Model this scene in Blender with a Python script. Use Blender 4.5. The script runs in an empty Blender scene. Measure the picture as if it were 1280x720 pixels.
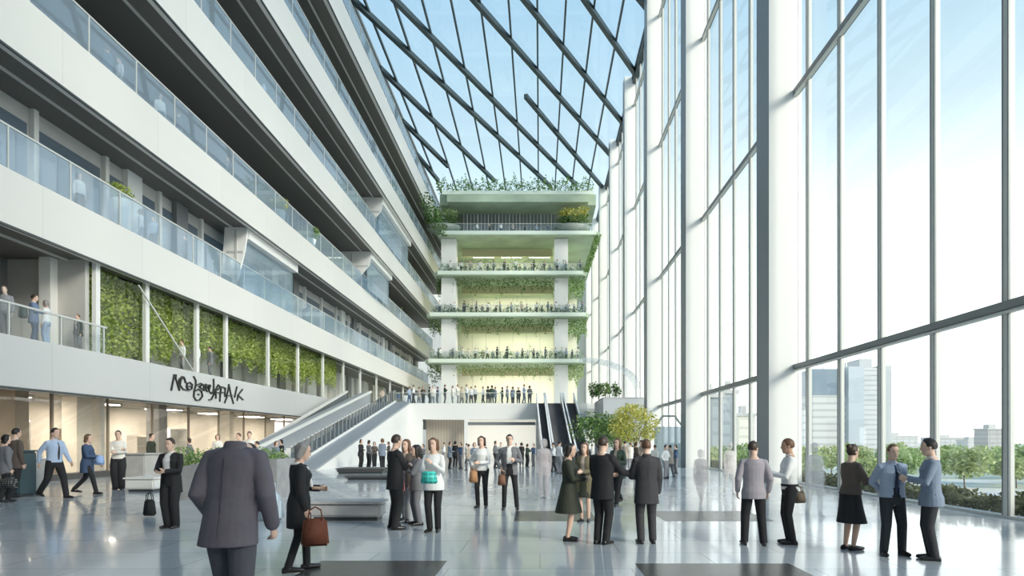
import bpy, bmesh, math, random
from mathutils import Vector, Matrix, Euler
R = math.radians
random.seed(7)
SC = bpy.context.scene
COL = SC.collection
F = 800.0; VX, VY, EYE = 675.0, 551.0, 1.68      # focal length in pixels, vanishing point, eye height

def at(x, y, Y):
    """the point at depth Y seen at pixel x, y"""
    return Vector(((x - VX) * Y / F, Y, EYE + (VY - y) * Y / F))

# ------------------------------------------------------------------ materials
MATS = {}
def new_mat(name):
    m = bpy.data.materials.new(name); m.use_nodes = True
    nt = m.node_tree
    return m, nt, nt.nodes['Principled BSDF']

def mat(name, col, rough=0.5, metal=0.0, spec=0.5, bump=0.0, bscale=40.0, vary=0.0, vscale=3.0):
    if name in MATS: return MATS[name]
    m, nt, b = new_mat(name)
    b.inputs['Base Color'].default_value = (*col, 1)
    b.inputs['Roughness'].default_value = rough
    b.inputs['Metallic'].default_value = metal
    b.inputs['Specular IOR Level'].default_value = spec
    if bump or vary:
        tc = nt.nodes.new('ShaderNodeTexCoord')
    if bump:
        n = nt.nodes.new('ShaderNodeTexNoise'); n.inputs['Scale'].default_value = bscale
        bp = nt.nodes.new('ShaderNodeBump'); bp.inputs['Strength'].default_value = bump; bp.inputs['Distance'].default_value = 0.02
        nt.links.new(tc.outputs['Object'], n.inputs['Vector'])
        nt.links.new(n.outputs['Fac'], bp.inputs['Height']); nt.links.new(bp.outputs['Normal'], b.inputs['Normal'])
    if vary:
        n = nt.nodes.new('ShaderNodeTexNoise'); n.inputs['Scale'].default_value = vscale; n.inputs['Detail'].default_value = 4
        r = nt.nodes.new('ShaderNodeValToRGB')
        r.color_ramp.elements[0].position = .3; r.color_ramp.elements[1].position = .7
        r.color_ramp.elements[0].color = (*[max(0, c * (1 - vary)) for c in col], 1)
        r.color_ramp.elements[1].color = (*[min(1, c * (1 + vary)) for c in col], 1)
        nt.links.new(tc.outputs['Object'], n.inputs['Vector'])
        nt.links.new(n.outputs['Fac'], r.inputs['Fac']); nt.links.new(r.outputs['Color'], b.inputs['Base Color'])
    MATS[name] = m
    return m

def seam_mat(name, col, sx, sz, rough=.45, gap=.012, seam=.75, axes='YZ', shift=0.0):
    """panelled surface with fine joints between the panels"""
    if name in MATS: return MATS[name]
    m, nt, b = new_mat(name)
    g = nt.nodes.new('ShaderNodeNewGeometry'); s = nt.nodes.new('ShaderNodeSeparateXYZ'); c = nt.nodes.new('ShaderNodeCombineXYZ')
    nt.links.new(g.outputs['Position'], s.inputs[0])
    nt.links.new(s.outputs[axes[0]], c.inputs[0]); nt.links.new(s.outputs[axes[1]], c.inputs[1])
    br = nt.nodes.new('ShaderNodeTexBrick'); br.offset = 0; br.inputs['Scale'].default_value = 1
    br.inputs['Brick Width'].default_value = sx; br.inputs['Row Height'].default_value = sz
    br.inputs['Mortar Size'].default_value = gap; br.inputs['Mortar Smooth'].default_value = .1
    br.inputs['Color1'].default_value = (*col, 1); br.inputs['Color2'].default_value = (*[k * .965 for k in col], 1)
    br.inputs['Mortar'].default_value = (*[k * seam for k in col], 1)
    nt.links.new(c.outputs[0], br.inputs['Vector']); nt.links.new(br.outputs['Color'], b.inputs['Base Color'])
    b.inputs['Roughness'].default_value = rough
    MATS[name] = m
    return m

def glass_mat(name, tint, gloss=.1, haze=0.0, hazecol=(.8, .9, .95), rough=.02):
    """thin architectural glass: clear, a share of mirror that grows at grazing angles, and a share of even milky tint"""
    if name in MATS: return MATS[name]
    m = bpy.data.materials.new(name); m.use_nodes = True
    nt = m.node_tree; nt.nodes.clear()
    out = nt.nodes.new('ShaderNodeOutputMaterial')
    tr = nt.nodes.new('ShaderNodeBsdfTransparent'); tr.inputs[0].default_value = (*tint, 1)
    gl = nt.nodes.new('ShaderNodeBsdfGlossy'); gl.inputs['Roughness'].default_value = rough
    lw = nt.nodes.new('ShaderNodeLayerWeight'); lw.inputs['Blend'].default_value = .35
    mp = nt.nodes.new('ShaderNodeMapRange'); mp.inputs['To Min'].default_value = gloss * .4; mp.inputs['To Max'].default_value = min(1, gloss * 4)
    pw = nt.nodes.new('ShaderNodeMath'); pw.operation = 'POWER'; pw.inputs[1].default_value = 3.0; lw.inputs['Blend'].default_value = .5
    nt.links.new(lw.outputs['Facing'], pw.inputs[0]); nt.links.new(pw.outputs[0], mp.inputs['Value'])
    mx = nt.nodes.new('ShaderNodeMixShader')
    nt.links.new(mp.outputs[0], mx.inputs[0]); nt.links.new(tr.outputs[0], mx.inputs[1]); nt.links.new(gl.outputs[0], mx.inputs[2])
    last = mx
    if haze:
        d = nt.nodes.new('ShaderNodeBsdfDiffuse'); d.inputs[0].default_value = (*hazecol, 1)
        t = nt.nodes.new('ShaderNodeBsdfTranslucent'); t.inputs[0].default_value = (*hazecol, 1)
        a = nt.nodes.new('ShaderNodeMixShader'); a.inputs[0].default_value = .4
        nt.links.new(d.outputs[0], a.inputs[1]); nt.links.new(t.outputs[0], a.inputs[2])
        m2 = nt.nodes.new('ShaderNodeMixShader'); m2.inputs[0].default_value = haze
        nt.links.new(mx.outputs[0], m2.inputs[1]); nt.links.new(a.outputs[0], m2.inputs[2]); last = m2
    nt.links.new(last.outputs[0], out.inputs[0])
    MATS[name] = m
    return m

def leaf_mat(name, c1, c2, c3=None):
    if name in MATS: return MATS[name]
    m = bpy.data.materials.new(name); m.use_nodes = True
    nt = m.node_tree; nt.nodes.clear()
    out = nt.nodes.new('ShaderNodeOutputMaterial')
    g = nt.nodes.new('ShaderNodeNewGeometry'); r = nt.nodes.new('ShaderNodeValToRGB')
    r.color_ramp.elements[0].color = (*c1, 1); r.color_ramp.elements[1].color = (*(c3 or c2), 1)
    if c3:
        e = r.color_ramp.elements.new(.5); e.color = (*c2, 1)
    nt.links.new(g.outputs['Random Per Island'], r.inputs[0])
    d = nt.nodes.new('ShaderNodeBsdfDiffuse'); t = nt.nodes.new('ShaderNodeBsdfTranslucent')
    nt.links.new(r.outputs[0], d.inputs[0]); nt.links.new(r.outputs[0], t.inputs[0])
    mx = nt.nodes.new('ShaderNodeMixShader'); mx.inputs[0].default_value = .35
    nt.links.new(d.outputs[0], mx.inputs[1]); nt.links.new(t.outputs[0], mx.inputs[2]); nt.links.new(mx.outputs[0], out.inputs[0])
    MATS[name] = m
    return m

def glow_mat(name, col, strength):
    if name in MATS: return MATS[name]
    m, nt, b = new_mat(name)
    b.inputs['Base Color'].default_value = (*col, 1)
    b.inputs['Emission Color'].default_value = (*col, 1); b.inputs['Emission Strength'].default_value = strength
    MATS[name] = m
    return m

# ------------------------------------------------------------------ mesh helpers
def box(bm, x0, x1, y0, y1, z0, z1, mi=0):
    vs = [bm.verts.new((x, y, z)) for x in (x0, x1) for y in (y0, y1) for z in (z0, z1)]
    for q in ((0, 1, 3, 2), (4, 6, 7, 5), (0, 4, 5, 1), (2, 3, 7, 6), (0, 2, 6, 4), (1, 5, 7, 3)):
        f = bm.faces.new([vs[i] for i in q]); f.material_index = mi

def beam(bm, a, b, w, h, up=Vector((0, 0, 1)), mi=0):
    a = Vector(a); b = Vector(b); d = (b - a).normalized()
    s = d.cross(up)
    if s.length < 1e-4: s = Vector((1, 0, 0))
    s.normalize(); u = s.cross(d).normalized()
    vs = []
    for p in (a, b):
        for i, j in ((-1, -1), (1, -1), (1, 1), (-1, 1)):
            vs.append(bm.verts.new(p + s * (i * w / 2) + u * (j * h / 2)))
    for q in ((0, 1, 2, 3), (7, 6, 5, 4), (0, 4, 5, 1), (1, 5, 6, 2), (2, 6, 7, 3), (3, 7, 4, 0)):
        f = bm.faces.new([vs[i] for i in q]); f.material_index = mi

def loft(bm, rings, n=14, mi=0, caps=True):
    """rings: (centre, u vector, v vector); closed body"""
    loops = []
    for c, u, v in rings:
        loops.append([bm.verts.new(c + u * math.cos(2 * math.pi * k / n) + v * math.sin(2 * math.pi * k / n)) for k in range(n)])
    for a, b in zip(loops, loops[1:]):
        for k in range(n):
            f = bm.faces.new((a[k], a[(k + 1) % n], b[(k + 1) % n], b[k])); f.material_index = mi; f.smooth = True
    if caps:
        f = bm.faces.new(list(reversed(loops[0]))); f.material_index = mi
        f = bm.faces.new(loops[-1]); f.material_index = mi
    return loops

def limb(bm, pts, rad, n=12, flat=None, mi=0):
    """tapering tube with rounded ends through pts; flat = (axis, factor) squashes it along an axis"""
    pts = [Vector(p) for p in pts]
    rings = []
    N = len(pts)
    st = {}
    def frame(d):
        d = d.normalized()
        h = flat[0] if flat else st.get('u', Vector((0, 1, 0)) if abs(d.z) > .6 else Vector((0, 0, 1)))
        u = h - d * h.dot(d)
        if u.length < 1e-4: u = Vector((1, 0, 0)) - d * d.x
        u.normalize(); st['u'] = u; v = d.cross(u)
        return u * (flat[1] if flat else 1), v
    for i, p in enumerate(pts):
        d = (pts[min(i + 1, N - 1)] - p).normalized() + (p - pts[max(i - 1, 0)]).normalized()
        if d.length < 1e-3: d = pts[-1] - pts[0]
        u, v = frame(d); r = rad[i]; dn = d.normalized()
        if i == 0:
            for a in (80, 50, 25): rings.append((p - dn * r * math.sin(R(a)), u * r * math.cos(R(a)), v * r * math.cos(R(a))))
        rings.append((p, u * r, v * r))
        if i == N - 1:
            for a in (25, 50, 80): rings.append((p + dn * r * math.sin(R(a)), u * r * math.cos(R(a)), v * r * math.cos(R(a))))
    loft(bm, rings, n, mi)

def ball(bm, c, r, seg=12, mi=0, rot=None):
    """ellipsoid"""
    r = Vector(r) if not isinstance(r, (int, float)) else Vector((r, r, r))
    c = Vector(c); rings = []
    k = max(4, seg // 2)
    M = rot or Matrix.Identity(3)
    for i in range(k + 1):
        t = math.pi * (i + .02 if i == 0 else (i - .02 if i == k else i)) / k
        rings.append((c + M @ Vector((0, 0, -r.z * math.cos(t))), M @ Vector((r.x * math.sin(t), 0, 0)), M @ Vector((0, r.y * math.sin(t), 0))))
    loft(bm, rings, seg, mi)

def leaf(bm, p, s, rng, mi=0, asp=.55):
    d = Vector((rng.gauss(0, 1), rng.gauss(0, 1), rng.gauss(0, .8))).normalized()
    e = Vector((rng.gauss(0, 1), rng.gauss(0, 1), rng.gauss(0, 1))).normalized()
    e = (e - d * e.dot(d)).normalized() * s * asp; d = d * s
    vs = [bm.verts.new(p - d * .5), bm.verts.new(p + e * .5), bm.verts.new(p + d * .5), bm.verts.new(p - e * .5)]
    f = bm.faces.new(vs); f.material_index = mi

def leaf_cloud(bm, n, c, r, s, rng, mi=0, low=-1.0):
    c = Vector(c); r = Vector(r)
    k = 0
    lumps = [(Vector((rng.uniform(-1, 1), rng.uniform(-1, 1), rng.uniform(-.6, 1))), rng.uniform(.25, .5)) for _ in range(9)]
    while k < n:
        if rng.random() < .6:
            lc, lr = rng.choice(lumps)
            v = Vector((rng.gauss(0, 1), rng.gauss(0, 1), rng.gauss(0, 1))).normalized() * lr * rng.uniform(.6, 1) + lc * .62
        else:
            v = Vector((rng.gauss(0, 1), rng.gauss(0, 1), rng.gauss(0, 1))).normalized() * rng.uniform(.55, .95)
        if v.z < low: continue
        leaf(bm, c + Vector((v.x * r.x, v.y * r.y, v.z * r.z)), s * rng.uniform(.6, 1.3), rng, mi)
        k += 1

def build(name, bm, mats, parent=None, smooth=False, label=None, loc=None):
    me = bpy.data.meshes.new(name); bmesh.ops.recalc_face_normals(bm, faces=bm.faces[:]) if len(bm.faces) < 60000 and not name.startswith('leaf') else None
    bm.to_mesh(me); bm.free()
    if smooth:
        for p in me.polygons: p.use_smooth = True
    for m in (mats if isinstance(mats, (list, tuple)) else [mats]): me.materials.append(m)
    o = bpy.data.objects.new(name, me); COL.objects.link(o)
    if parent is not None: o.parent = parent
    if label: o['label'] = label
    if loc: o.location = loc
    return o

def tag(o, label, cat, group=None, kind=None):
    if label: o['label'] = label
    if cat: o['category'] = cat
    if group: o['group'] = group
    if kind: o['kind'] = kind
    return o

def thing(name, label, cat, loc=(0, 0, 0), rz=0.0, group=None, kind=None):
    o = bpy.data.objects.new(name, None); COL.objects.link(o)
    o.location = loc; o.rotation_euler = (0, 0, rz); o.empty_display_size = .2
    return tag(o, label, cat, group, kind)

def struct(name, bm, mats, parent=None, label=None, cat=None):
    o = build(name, bm, mats, parent)
    if parent is None:
        o['kind'] = 'structure'
        if label: o['label'] = label
        o['category'] = cat or name.split('_')[0]
    return o

def copy_tree(o, parent=None):
    c = o.copy(); COL.objects.link(c)
    if parent is not None: c.parent = parent
    for ch in list(o.children): copy_tree(ch, c)
    return c

def BM(): return bmesh.new()
def boxo(name, dims, m, parent=None, label=None):
    bm = BM(); box(bm, *dims); return build(name, bm, m, parent, label=label)
# ------------------------------------------------------------------ palette
WHITE = mat('white_paint', (.87, .86, .82), .45)
WARMWHITE = mat('column_white', (.82, .81, .77), .4)
SHADESIDE = mat('column_shade_side', (.24, .27, .29), .4)  # white column face turned from the sun, its shade put into the colour
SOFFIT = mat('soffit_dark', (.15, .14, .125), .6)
LIGHTLINE = mat('light_trim', (.62, .60, .56), .4)
PANEL = mat('grey_panel', (.58, .56, .52), .55, vary=.12, vscale=.4)
PALEPANEL = mat('pale_panel', (.84, .82, .77), .5)
DARKMETAL = mat('dark_metal', (.07, .08, .08), .4, .3)
ROOFSTEEL = mat('roof_steel', (.05, .07, .075), .5, .1)
ALU = mat('aluminium', (.62, .62, .58), .4, .1)
ALUDARK = mat('aluminium_dark', (.22, .24, .24), .4, .2)
BEIGE = mat('warm_beige', (.80, .75, .66), .6, vary=.15, vscale=.5)
BROWN = mat('warm_brown', (.30, .24, .18), .6)
STONE = mat('pale_stone', (.45, .43, .40), .6, bump=.2, bscale=8, vary=.1)
SLAB_GREENLIT = mat('green_lit_soffit', (.46, .55, .40), .5, vary=.25, vscale=.25)  # green light reflected onto the soffits is put into this colour
FACADE_GLASS = glass_mat('facade_glass', (.965, .985, .99), gloss=.05)
ROOF_GLASS = glass_mat('roof_glass', (.90, .95, .98), gloss=.05)
RAIL_GLASS = glass_mat('balustrade_glass', (.88, .94, .97), gloss=.16, haze=.24, hazecol=(.72, .86, .98))  # pale blue diffuse share holds the reflected sky in its colour
CLEAR_GLASS = glass_mat('shopfront_glass', (.94, .96, .96), gloss=.04, haze=.04)
VINE = leaf_mat('vine_leaves', (.22, .30, .05), (.50, .60, .14), (.74, .80, .36))
DKGREEN = leaf_mat('dark_leaves', (.05, .10, .03), (.13, .23, .08), (.26, .36, .16))
MIDGREEN = leaf_mat('mid_leaves', (.10, .19, .06), (.26, .40, .13), (.46, .56, .28))
YELLOWG = leaf_mat('yellow_leaves', (.35, .38, .06), (.65, .62, .15), (.85, .80, .35))
PALEG = leaf_mat('pale_leaves', (.20, .30, .12), (.36, .48, .20), (.58, .66, .36))
SOIL = mat('soil', (.05, .035, .02), .9)
BARK = mat('bark', (.14, .10, .07), .8, bump=.5)

# ------------------------------------------------------------------ floor
def floor_mat():
    m, nt, b = new_mat('polished_floor')
    L = nt.links.new
    g = nt.nodes.new('ShaderNodeNewGeometry')
    br = nt.nodes.new('ShaderNodeTexBrick'); br.offset = .5
    br.inputs['Scale'].default_value = 1; br.inputs['Brick Width'].default_value = 2.4; br.inputs['Row Height'].default_value = 1.2
    br.inputs['Mortar Size'].default_value = .012; br.inputs['Mortar Smooth'].default_value = .2
    br.inputs['Color1'].default_value = (.50, .54, .56, 1); br.inputs['Color2'].default_value = (.58, .615, .63, 1)
    br.inputs['Mortar'].default_value = (.36, .39, .40, 1)
    L(g.outputs['Position'], br.inputs['Vector'])
    n = nt.nodes.new('ShaderNodeTexNoise'); n.inputs['Scale'].default_value = .55; n.inputs['Detail'].default_value = 5
    L(g.outputs['Position'], n.inputs['Vector'])
    r = nt.nodes.new('ShaderNodeMapRange'); r.inputs['To Min'].default_value = .07; r.inputs['To Max'].default_value = .24
    L(n.outputs['Fac'], r.inputs['Value']); L(r.outputs[0], b.inputs['Roughness'])
    L(br.outputs['Color'], b.inputs['Base Color'])
    b.inputs['Specular IOR Level'].default_value = .75
    b.inputs['Coat Weight'].default_value = .25; b.inputs['Coat Roughness'].default_value = .04
    return m
bm = BM(); box(bm, -27, 10.2, -6, 128, -.3, 0)
struct('floor', bm, floor_mat(), label='polished pale blue-grey tiled floor')
INLAY = mat('dark_inlay', (.085, .08, .075), .25, spec=.5)
def inlay(x0, x1, y0, y1, label):
    bm = BM(); box(bm, x0, x1, y0, y1, -.05, .004)
    o = struct('floor_inlay', bm, INLAY, label=label, cat='floor inlay')
inlay(-3.05, -1.3, 6.6, 8.95, 'dark stone rectangle set in floor by the grey suited man')
inlay(1.3, 3.4, 6.4, 8.75, 'dark stone rectangle set in floor before the two suited men')
inlay(-.55, 1.2, 13.4, 15.3, 'dark stone rectangle set in floor behind the woman in a dark coat')
inlay(2.62, 4.9, 13.4, 15.3, 'dark stone rectangle set in floor behind the lavender shirted man')

# ------------------------------------------------------------------ left building: six white galleries
XF = [18.9, 19.26, 18.5, 17.15, 16.1, 15.1]
BS = [.1015, .406, .742, 1.144, 1.583, 2.079]
TS = [.2000, .5126, .861, 1.2725, 1.719, 2.227]
BOT = [EYE + a * x for a, x in zip(BS, XF)]
TOP = [EYE + a * x for a, x in zip(TS, XF)]
Y0, Y1 = -6.0, 112.0
names = ['lettered', 'second', 'third', 'fourth', 'fifth', 'topmost']
for i in range(6):
    x, b, t = -XF[i], BOT[i], TOP[i]
    bm = BM(); box(bm, x - .35, x, Y0, Y1, b, t)
    struct('trim_fascia', bm, seam_mat('fascia_%d' % i, (.60, .60, .58) if i == 0 else (.78, .755, .70), 6.2, 3.1 if i == 0 else 30, gap=.02, seam=.86, shift=0),
           label=names[i] + ' white gallery edge band counted up from the hall floor', cat='gallery edge')
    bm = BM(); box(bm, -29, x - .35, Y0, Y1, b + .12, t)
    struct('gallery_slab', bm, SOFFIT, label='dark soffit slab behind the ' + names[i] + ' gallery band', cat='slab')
    bm = BM(); box(bm, x - .06, x + .03, Y0, Y1, b - .06, b + .02); struct('trim_drip_edge', bm, DARKMETAL, label='dark drip edge under the ' + names[i] + ' band', cat='trim')
    bm = BM(); box(bm, x - 1.5, x - 1.38, Y0, Y1, b + .05, b + .13); struct('trim_light_line', bm, LIGHTLINE, label='thin pale line in the soffit of the ' + names[i] + ' band', cat='trim')
# ---- recessed rear walls of the galleries
def bays(y0, y1, step):
    y = y0
    while y < y1 - .01:
        yield y, min(y + step, y1); y += step
for i in range(1, 6):
    x = -XF[i] - 5.4 if i != 1 else -21.3; z0 = TOP[i]; z1 = (BOT[i + 1] + .12) if i < 5 else 40.3
    bm = BM(); box(bm, x - .3, x, Y0, Y1, z0, z1)
    w = struct('wall_left', bm, PANEL if i < 5 else PALEPANEL, label='recessed grey rear wall of the ' + names[i] + ' gallery', cat='wall')
    rng = random.Random(i)
    for k, (a, c) in enumerate(bays(18, 110, 4.4)):
        bm = BM(); box(bm, x, x + .22, a - .13, a + .13, z0, z1); struct('mullion', bm, PALEPANEL, w)
        if i == 1 and k % 4 in (0, 3):
            bm = BM(); box(bm, x + .01, x + .3, a + 1.4, a + 2.6, z0, z1); struct('wall_pilaster', bm, [mat('dusk_panel', (.22, .22, .22), .5), WHITE][k % 2], w)
        if k % 2 == 0 or i in (1, 2):
            bm = BM(); box(bm, x + .01, x + .06, a + .3, c - .3, z0 + .1, z1 - .7); struct('window_panel', bm, glass_mat('room_glass', (.55, .62, .68), .4, .3, (.50, .60, .70)), w)
# ---- level one: full height glass front with white posts, mixed panels behind
zF, zC = TOP[0], BOT[1] + .12
w = struct('wall_left', (lambda b: (box(b, -23.9, -23.6, Y0, Y1, zF, zC), b)[1])(BM()), PALEPANEL, label='pale rear wall of the gallery above the lettering', cat='wall')
for k, (a, c) in enumerate(bays(20, 110, 3.4)):
    bm = BM(); box(bm, -23.6, -23.3, a, a + (1.3 if k % 3 else 2.2), zF, zC)
    struct('wall_pilaster', bm, [PANEL, WHITE, mat('dusk_panel', (.22, .22, .22), .5)][k % 3], w)
for yp in (19.5, 24, 27.8):
    bm = BM(); box(bm, -21.6, -21.1, yp - .22, yp + .22, zF, zC); struct('column', bm, PALEPANEL, label='pale square post on the gallery above the lettering', cat='column')
bm = BM(); box(bm, -23.6, -19.9, 28.0, 28.25, zF, zC); struct('wall_partition', bm, PANEL, label='grey cross wall before the green vine curtain', cat='wall')
gf = thing('glass_front', 'full height glass front with white posts over the lettered band', 'glass front', (-19.7, 28, zF), kind='structure')
posts = [28.4, 32, 36.7, 40.1, 46.3, 52, 58, 64, 70, 77, 84, 92, 100, 108]
for a, c in zip(posts, posts[1:] + [110]):
    bm = BM(); box(bm, -.09, .09, a - .14 - 28, a + .14 - 28, 0, zC - zF); build('post', bm, WARMWHITE, gf)
    bm = BM(); box(bm, -.012, .012, a + .14 - 28, c - .14 - 28, 0.02, zC - zF - .02); build('glass_pane', bm, glass_mat('bare_glass', (.97, .98, .97), gloss=.02), gf)
# ---- glass balustrades on levels 1..5
RH = 1.62
def balustrade(x, y0, y1, z, label, step=3.1, h=RH, m=RAIL_GLASS):
    t = thing('glass_balustrade', label, 'balustrade', (x, y0, z), kind='thing')
    n = 0
    for a, c in bays(0, y1 - y0, step):
        bm = BM(); box(bm, -.012, .012, a + .03, c - .03, 0.0, h - .04); build('glass_panel', bm, m, t)
        bm = BM(); box(bm, -.03, .03, a - .03, a + .03, 0, h); build('post', bm, ALU, t); n += 1
    bm = BM(); box(bm, -.035, .035, 0, y1 - y0, h - .04, h + .03); build('handrail', bm, ALU, t)
    return t
balustrade(-XF[0] - .2, 18, 28.2, zF, 'glass balustrade of the open gallery end above the lettered band', 2.5, 1.2, CLEAR_GLASS)
for i in range(1, 6):
    balustrade(-XF[i] - .12, 14, 111, TOP[i], 'bluish glass balustrade standing on the ' + names[i] + ' white gallery band')
# ---- white cross walls closing the galleries
for i, yy in ((2, 41.4), (3, 66.6), (4, 67.0)):
    pass
def pod(i, y0, y1, depth, label):
    """white folded room box under a soffit: slanting front, glass slot"""
    x = -XF[i + 1] - .4; z0 = TOP[i]; z1 = BOT[i + 1] + .1
    t = thing('white_room_box', label, 'room box', (x, y0, z0))
    H = z1 - z0
    def poly(name, pts, m, th=.15):
        bm = BM()
        f = bm.faces.new([bm.verts.new(p) for p in pts])
        r = bmesh.ops.extrude_face_region(bm, geom=[f])
        bmesh.ops.translate(bm, verts=[v for v in r['geom'] if isinstance(v, bmesh.types.BMVert)], vec=(0, th, 0))
        build(name, bm, m, t)
    poly('front_panel', [(0, 0, H), (-depth, 0, H), (-depth - .2, 0, H * .25), (-depth * .45, 0, H * .12), (-.2, 0, H * .62)], WHITE)
    bm = BM(); box(bm, -depth, 0, .2, y1 - y0, H * .82, H - .02); build('roof_panel', bm, WHITE, t)
    bm = BM(); box(bm, -.5, -.42, .2, y1 - y0, .05, H * .8); build('side_glass', bm, RAIL_GLASS, t)
    bm = BM(); box(bm, -depth * .5 - .07, -depth * .5 + .07, -.06, 0, H * .14, H * .95); build('mullion', bm, ALU, t)
    bm = BM(); box(bm, -depth * .9, -.3, -.05, 0, H * .58, H * .61); build('transom', bm, ALU, t)
pod(1, 41.4, 50, 1.5, 'white panelled room box under the third gallery band')
pod(2, 66.6, 76, 4.0, 'white folded room box under the fourth gallery band')
pod(3, 67.2, 82, 3.6, 'white folded room box under the fifth gallery band')

# ---- ground storey: warm shopfront
bm = BM(); box(bm, -26, -25.7, Y0, 62, 0, BOT[0] + .1); w = struct('wall_left', bm, BEIGE, label='warm beige rear wall of the ground floor shops', cat='wall')
sf = thing('shopfront', 'ground floor glass shopfront under the lettered white band', 'shopfront', (-20.6, 20, 0), kind='structure')
rng = random.Random(3)
for k, (a, c) in enumerate(bays(0, 42, 3.5)):
    bm = BM(); box(bm, -.05, .05, a - .05, a + .05, .25, BOT[0] + .1); build('mullion', bm, BROWN, sf)
    bm = BM(); box(bm, -.01, .01, a + .05, c - .05, .25, BOT[0] + .1); build('glass_pane', bm, glass_mat('warm_glass', (.97, .95, .92), .10, .03, (.95, .9, .8)), sf)
bm = BM(); box(bm, -.35, .25, 0, 42, 0, .26); build('plinth', bm, mat('plinth_dark', (.09, .085, .08), .5), sf)
PIERS = [(21.6, .55, PANEL), (23.2, .3, PALEPANEL), (26.2, .35, BROWN), (29.8, .5, BEIGE), (31, .2, PALEPANEL), (36.0, .4, mat('dusk_panel', (.2, .2, .2), .5)), (44, .3, BEIGE)]
for yy, hw, m in PIERS:
    bm = BM(); box(bm, -21.9, -21.2, yy - hw, yy + hw, 0, BOT[0] + .12); struct('column', bm, m, label='square pier behind the shopfront glass', cat='column')
for yy, dx, hh, m in ((22.4, -23.8, 2.2, BROWN), (25.0, -24, 1.9, WHITE), (27.8, -23.2, 2.6, WHITE), (33, -24, 2.3, BROWN), (38, -23.6, 2.0, BEIGE), (42, -24, 2.5, WHITE)):
    t = thing('display_shelf', {22.4: 'brown display shelf unit inside first shop bay', 25.0: 'low white display unit inside the glass shop', 27.8: 'tall white display unit behind shopfront',
              33: 'brown shelf unit behind the dark pier', 38: 'beige shelf unit deep in the shop', 42: 'tall white display unit far along the shop'}[yy], 'display shelf', (dx, yy, 0))
    bm = BM(); box(bm, -.3, -.25, -1, 1, 0, hh); build('back_panel', bm, m, t)
    for s in (-1, .95): bm = BM(); box(bm, -.25, .3, s, s + .05, 0, hh); build('side_panel', bm, m, t)
    for q in range(4): bm = BM(); box(bm, -.25, .3, -.95, .95, .2 + q * (hh - .3) / 3, .24 + q * (hh - .3) / 3); build('shelf', bm, m, t)
for k in range(7):
    t = thing('ceiling_light', 'square warm ceiling light inside the ground floor shops', 'ceiling light', (-23.2, 21.5 + k * 6, BOT[0] + .02), group='shop ceiling lights')
    bm = BM(); box(bm, -.7, .7, -1.0, 1.0, -.02, .08); build('frame', bm, ALU, t)
    bm = BM(); box(bm, -.62, .62, -.92, .92, -.035, -.02); build('diffuser', bm, glow_mat('warm_light', (1, .92, .80), 30), t)
# small blocks: kiosk, seats, planter
def bench(name, label, cat, c, size, m, m2=None):
    t = thing(name, label, cat, c)
    sx, sy, sz = size
    bm = BM(); box(bm, -sx / 2, sx / 2, -sy / 2, sy / 2, .08, sz); bmesh.ops.bevel(bm, geom=bm.edges[:], offset=.04, segments=2, affect='EDGES'); build('body', bm, m, t)
    bm = BM(); box(bm, -sx / 2 + .08, sx / 2 - .08, -sy / 2 + .08, sy / 2 - .08, 0, .08); build('plinth', bm, DARKMETAL, t)
    bm = BM(); box(bm, -sx / 2 - .03, sx / 2 + .03, -sy / 2 - .03, sy / 2 + .03, sz, sz + .05); build('top', bm, m2 or m, t)
    return t
bench('reception_counter', 'grey counter with dark end by the shopfront', 'counter', at(38, 604, 20.0).xy.to_3d() + Vector((-.6, 0, 0)), (1.5, 1.0, 1.1), STONE, PALEPANEL)
bench('kiosk_cabinet', 'tall dark blue-green cabinet beside the grey counter', 'cabinet', (at(30, 600, 19.2).x, 19.2, 0), (.25, .7, 1.35), mat('teal_dark', (.05, .09, .10), .4))
bench('stone_block_seat', 'pale stone block seat beyond the walking people', 'seat', (at(178, 600, 25).x, 25, 0), (.9, 1.2, 1.15), STONE)
bench('low_stone_seat', 'low rounded stone seat beside the stone block', 'seat', (at(184, 600, 21.5).x, 21.5, 0), (.95, .9, .42), PALEPANEL)
bench('low_bench', 'long low pale bench on the open floor behind the woman in black', 'bench', (-4.1, 13.7, 0), (1.5, .6, .36), mat('bench_stone', (.52, .50, .48), .5, vary=.1))
bench('dark_platform', 'low dark platform near the foot of the long stair', 'platform', (at(455, 590, 33.5).x, 33.5, 0), (2.4, 1.6, .22), mat('platform_dark', (.10, .10, .10), .5))
bench('dark_platform', 'flat dark platform slab in front of the low dark platform', 'platform', (at(470, 600, 28).x, 28, 0), (2.4, 1.0, .12), mat('platform_dark', (.10, .10, .10), .5))
# planter with hedge behind the grey-suited man
pl = thing('hedge_planter', 'sloping grey planter with clipped green hedge beyond the suited man', 'planter', (at(262, 600, 19).x, 19, 0))
bm = BM()
vs = [(-1.1, .1), (-.75, .9), (.4, 1.12), (2.2, 1.15), (2.2, 0), (-1.0, 0)]
f = bm.faces.new([bm.verts.new((x, -.5, z)) for x, z in vs])
r = bmesh.ops.extrude_face_region(bm, geom=[f]); bmesh.ops.translate(bm, verts=[v for v in r['geom'] if isinstance(v, bmesh.types.BMVert)], vec=(0, 1.4, 0))
build('planter_body', bm, mat('planter_grey', (.30, .30, .30), .5, vary=.15), pl)
bm = BM(); rng = random.Random(5)
for q in range(4200):
    x = rng.uniform(-1.0, 2.1); leaf(bm, Vector((x, rng.uniform(-.5, .9), rng.uniform(.75, 1.38 + .12 * math.sin(x * 5)))), rng.uniform(.06, .11), rng)
build('hedge', bm, MIDGREEN, pl)

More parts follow.
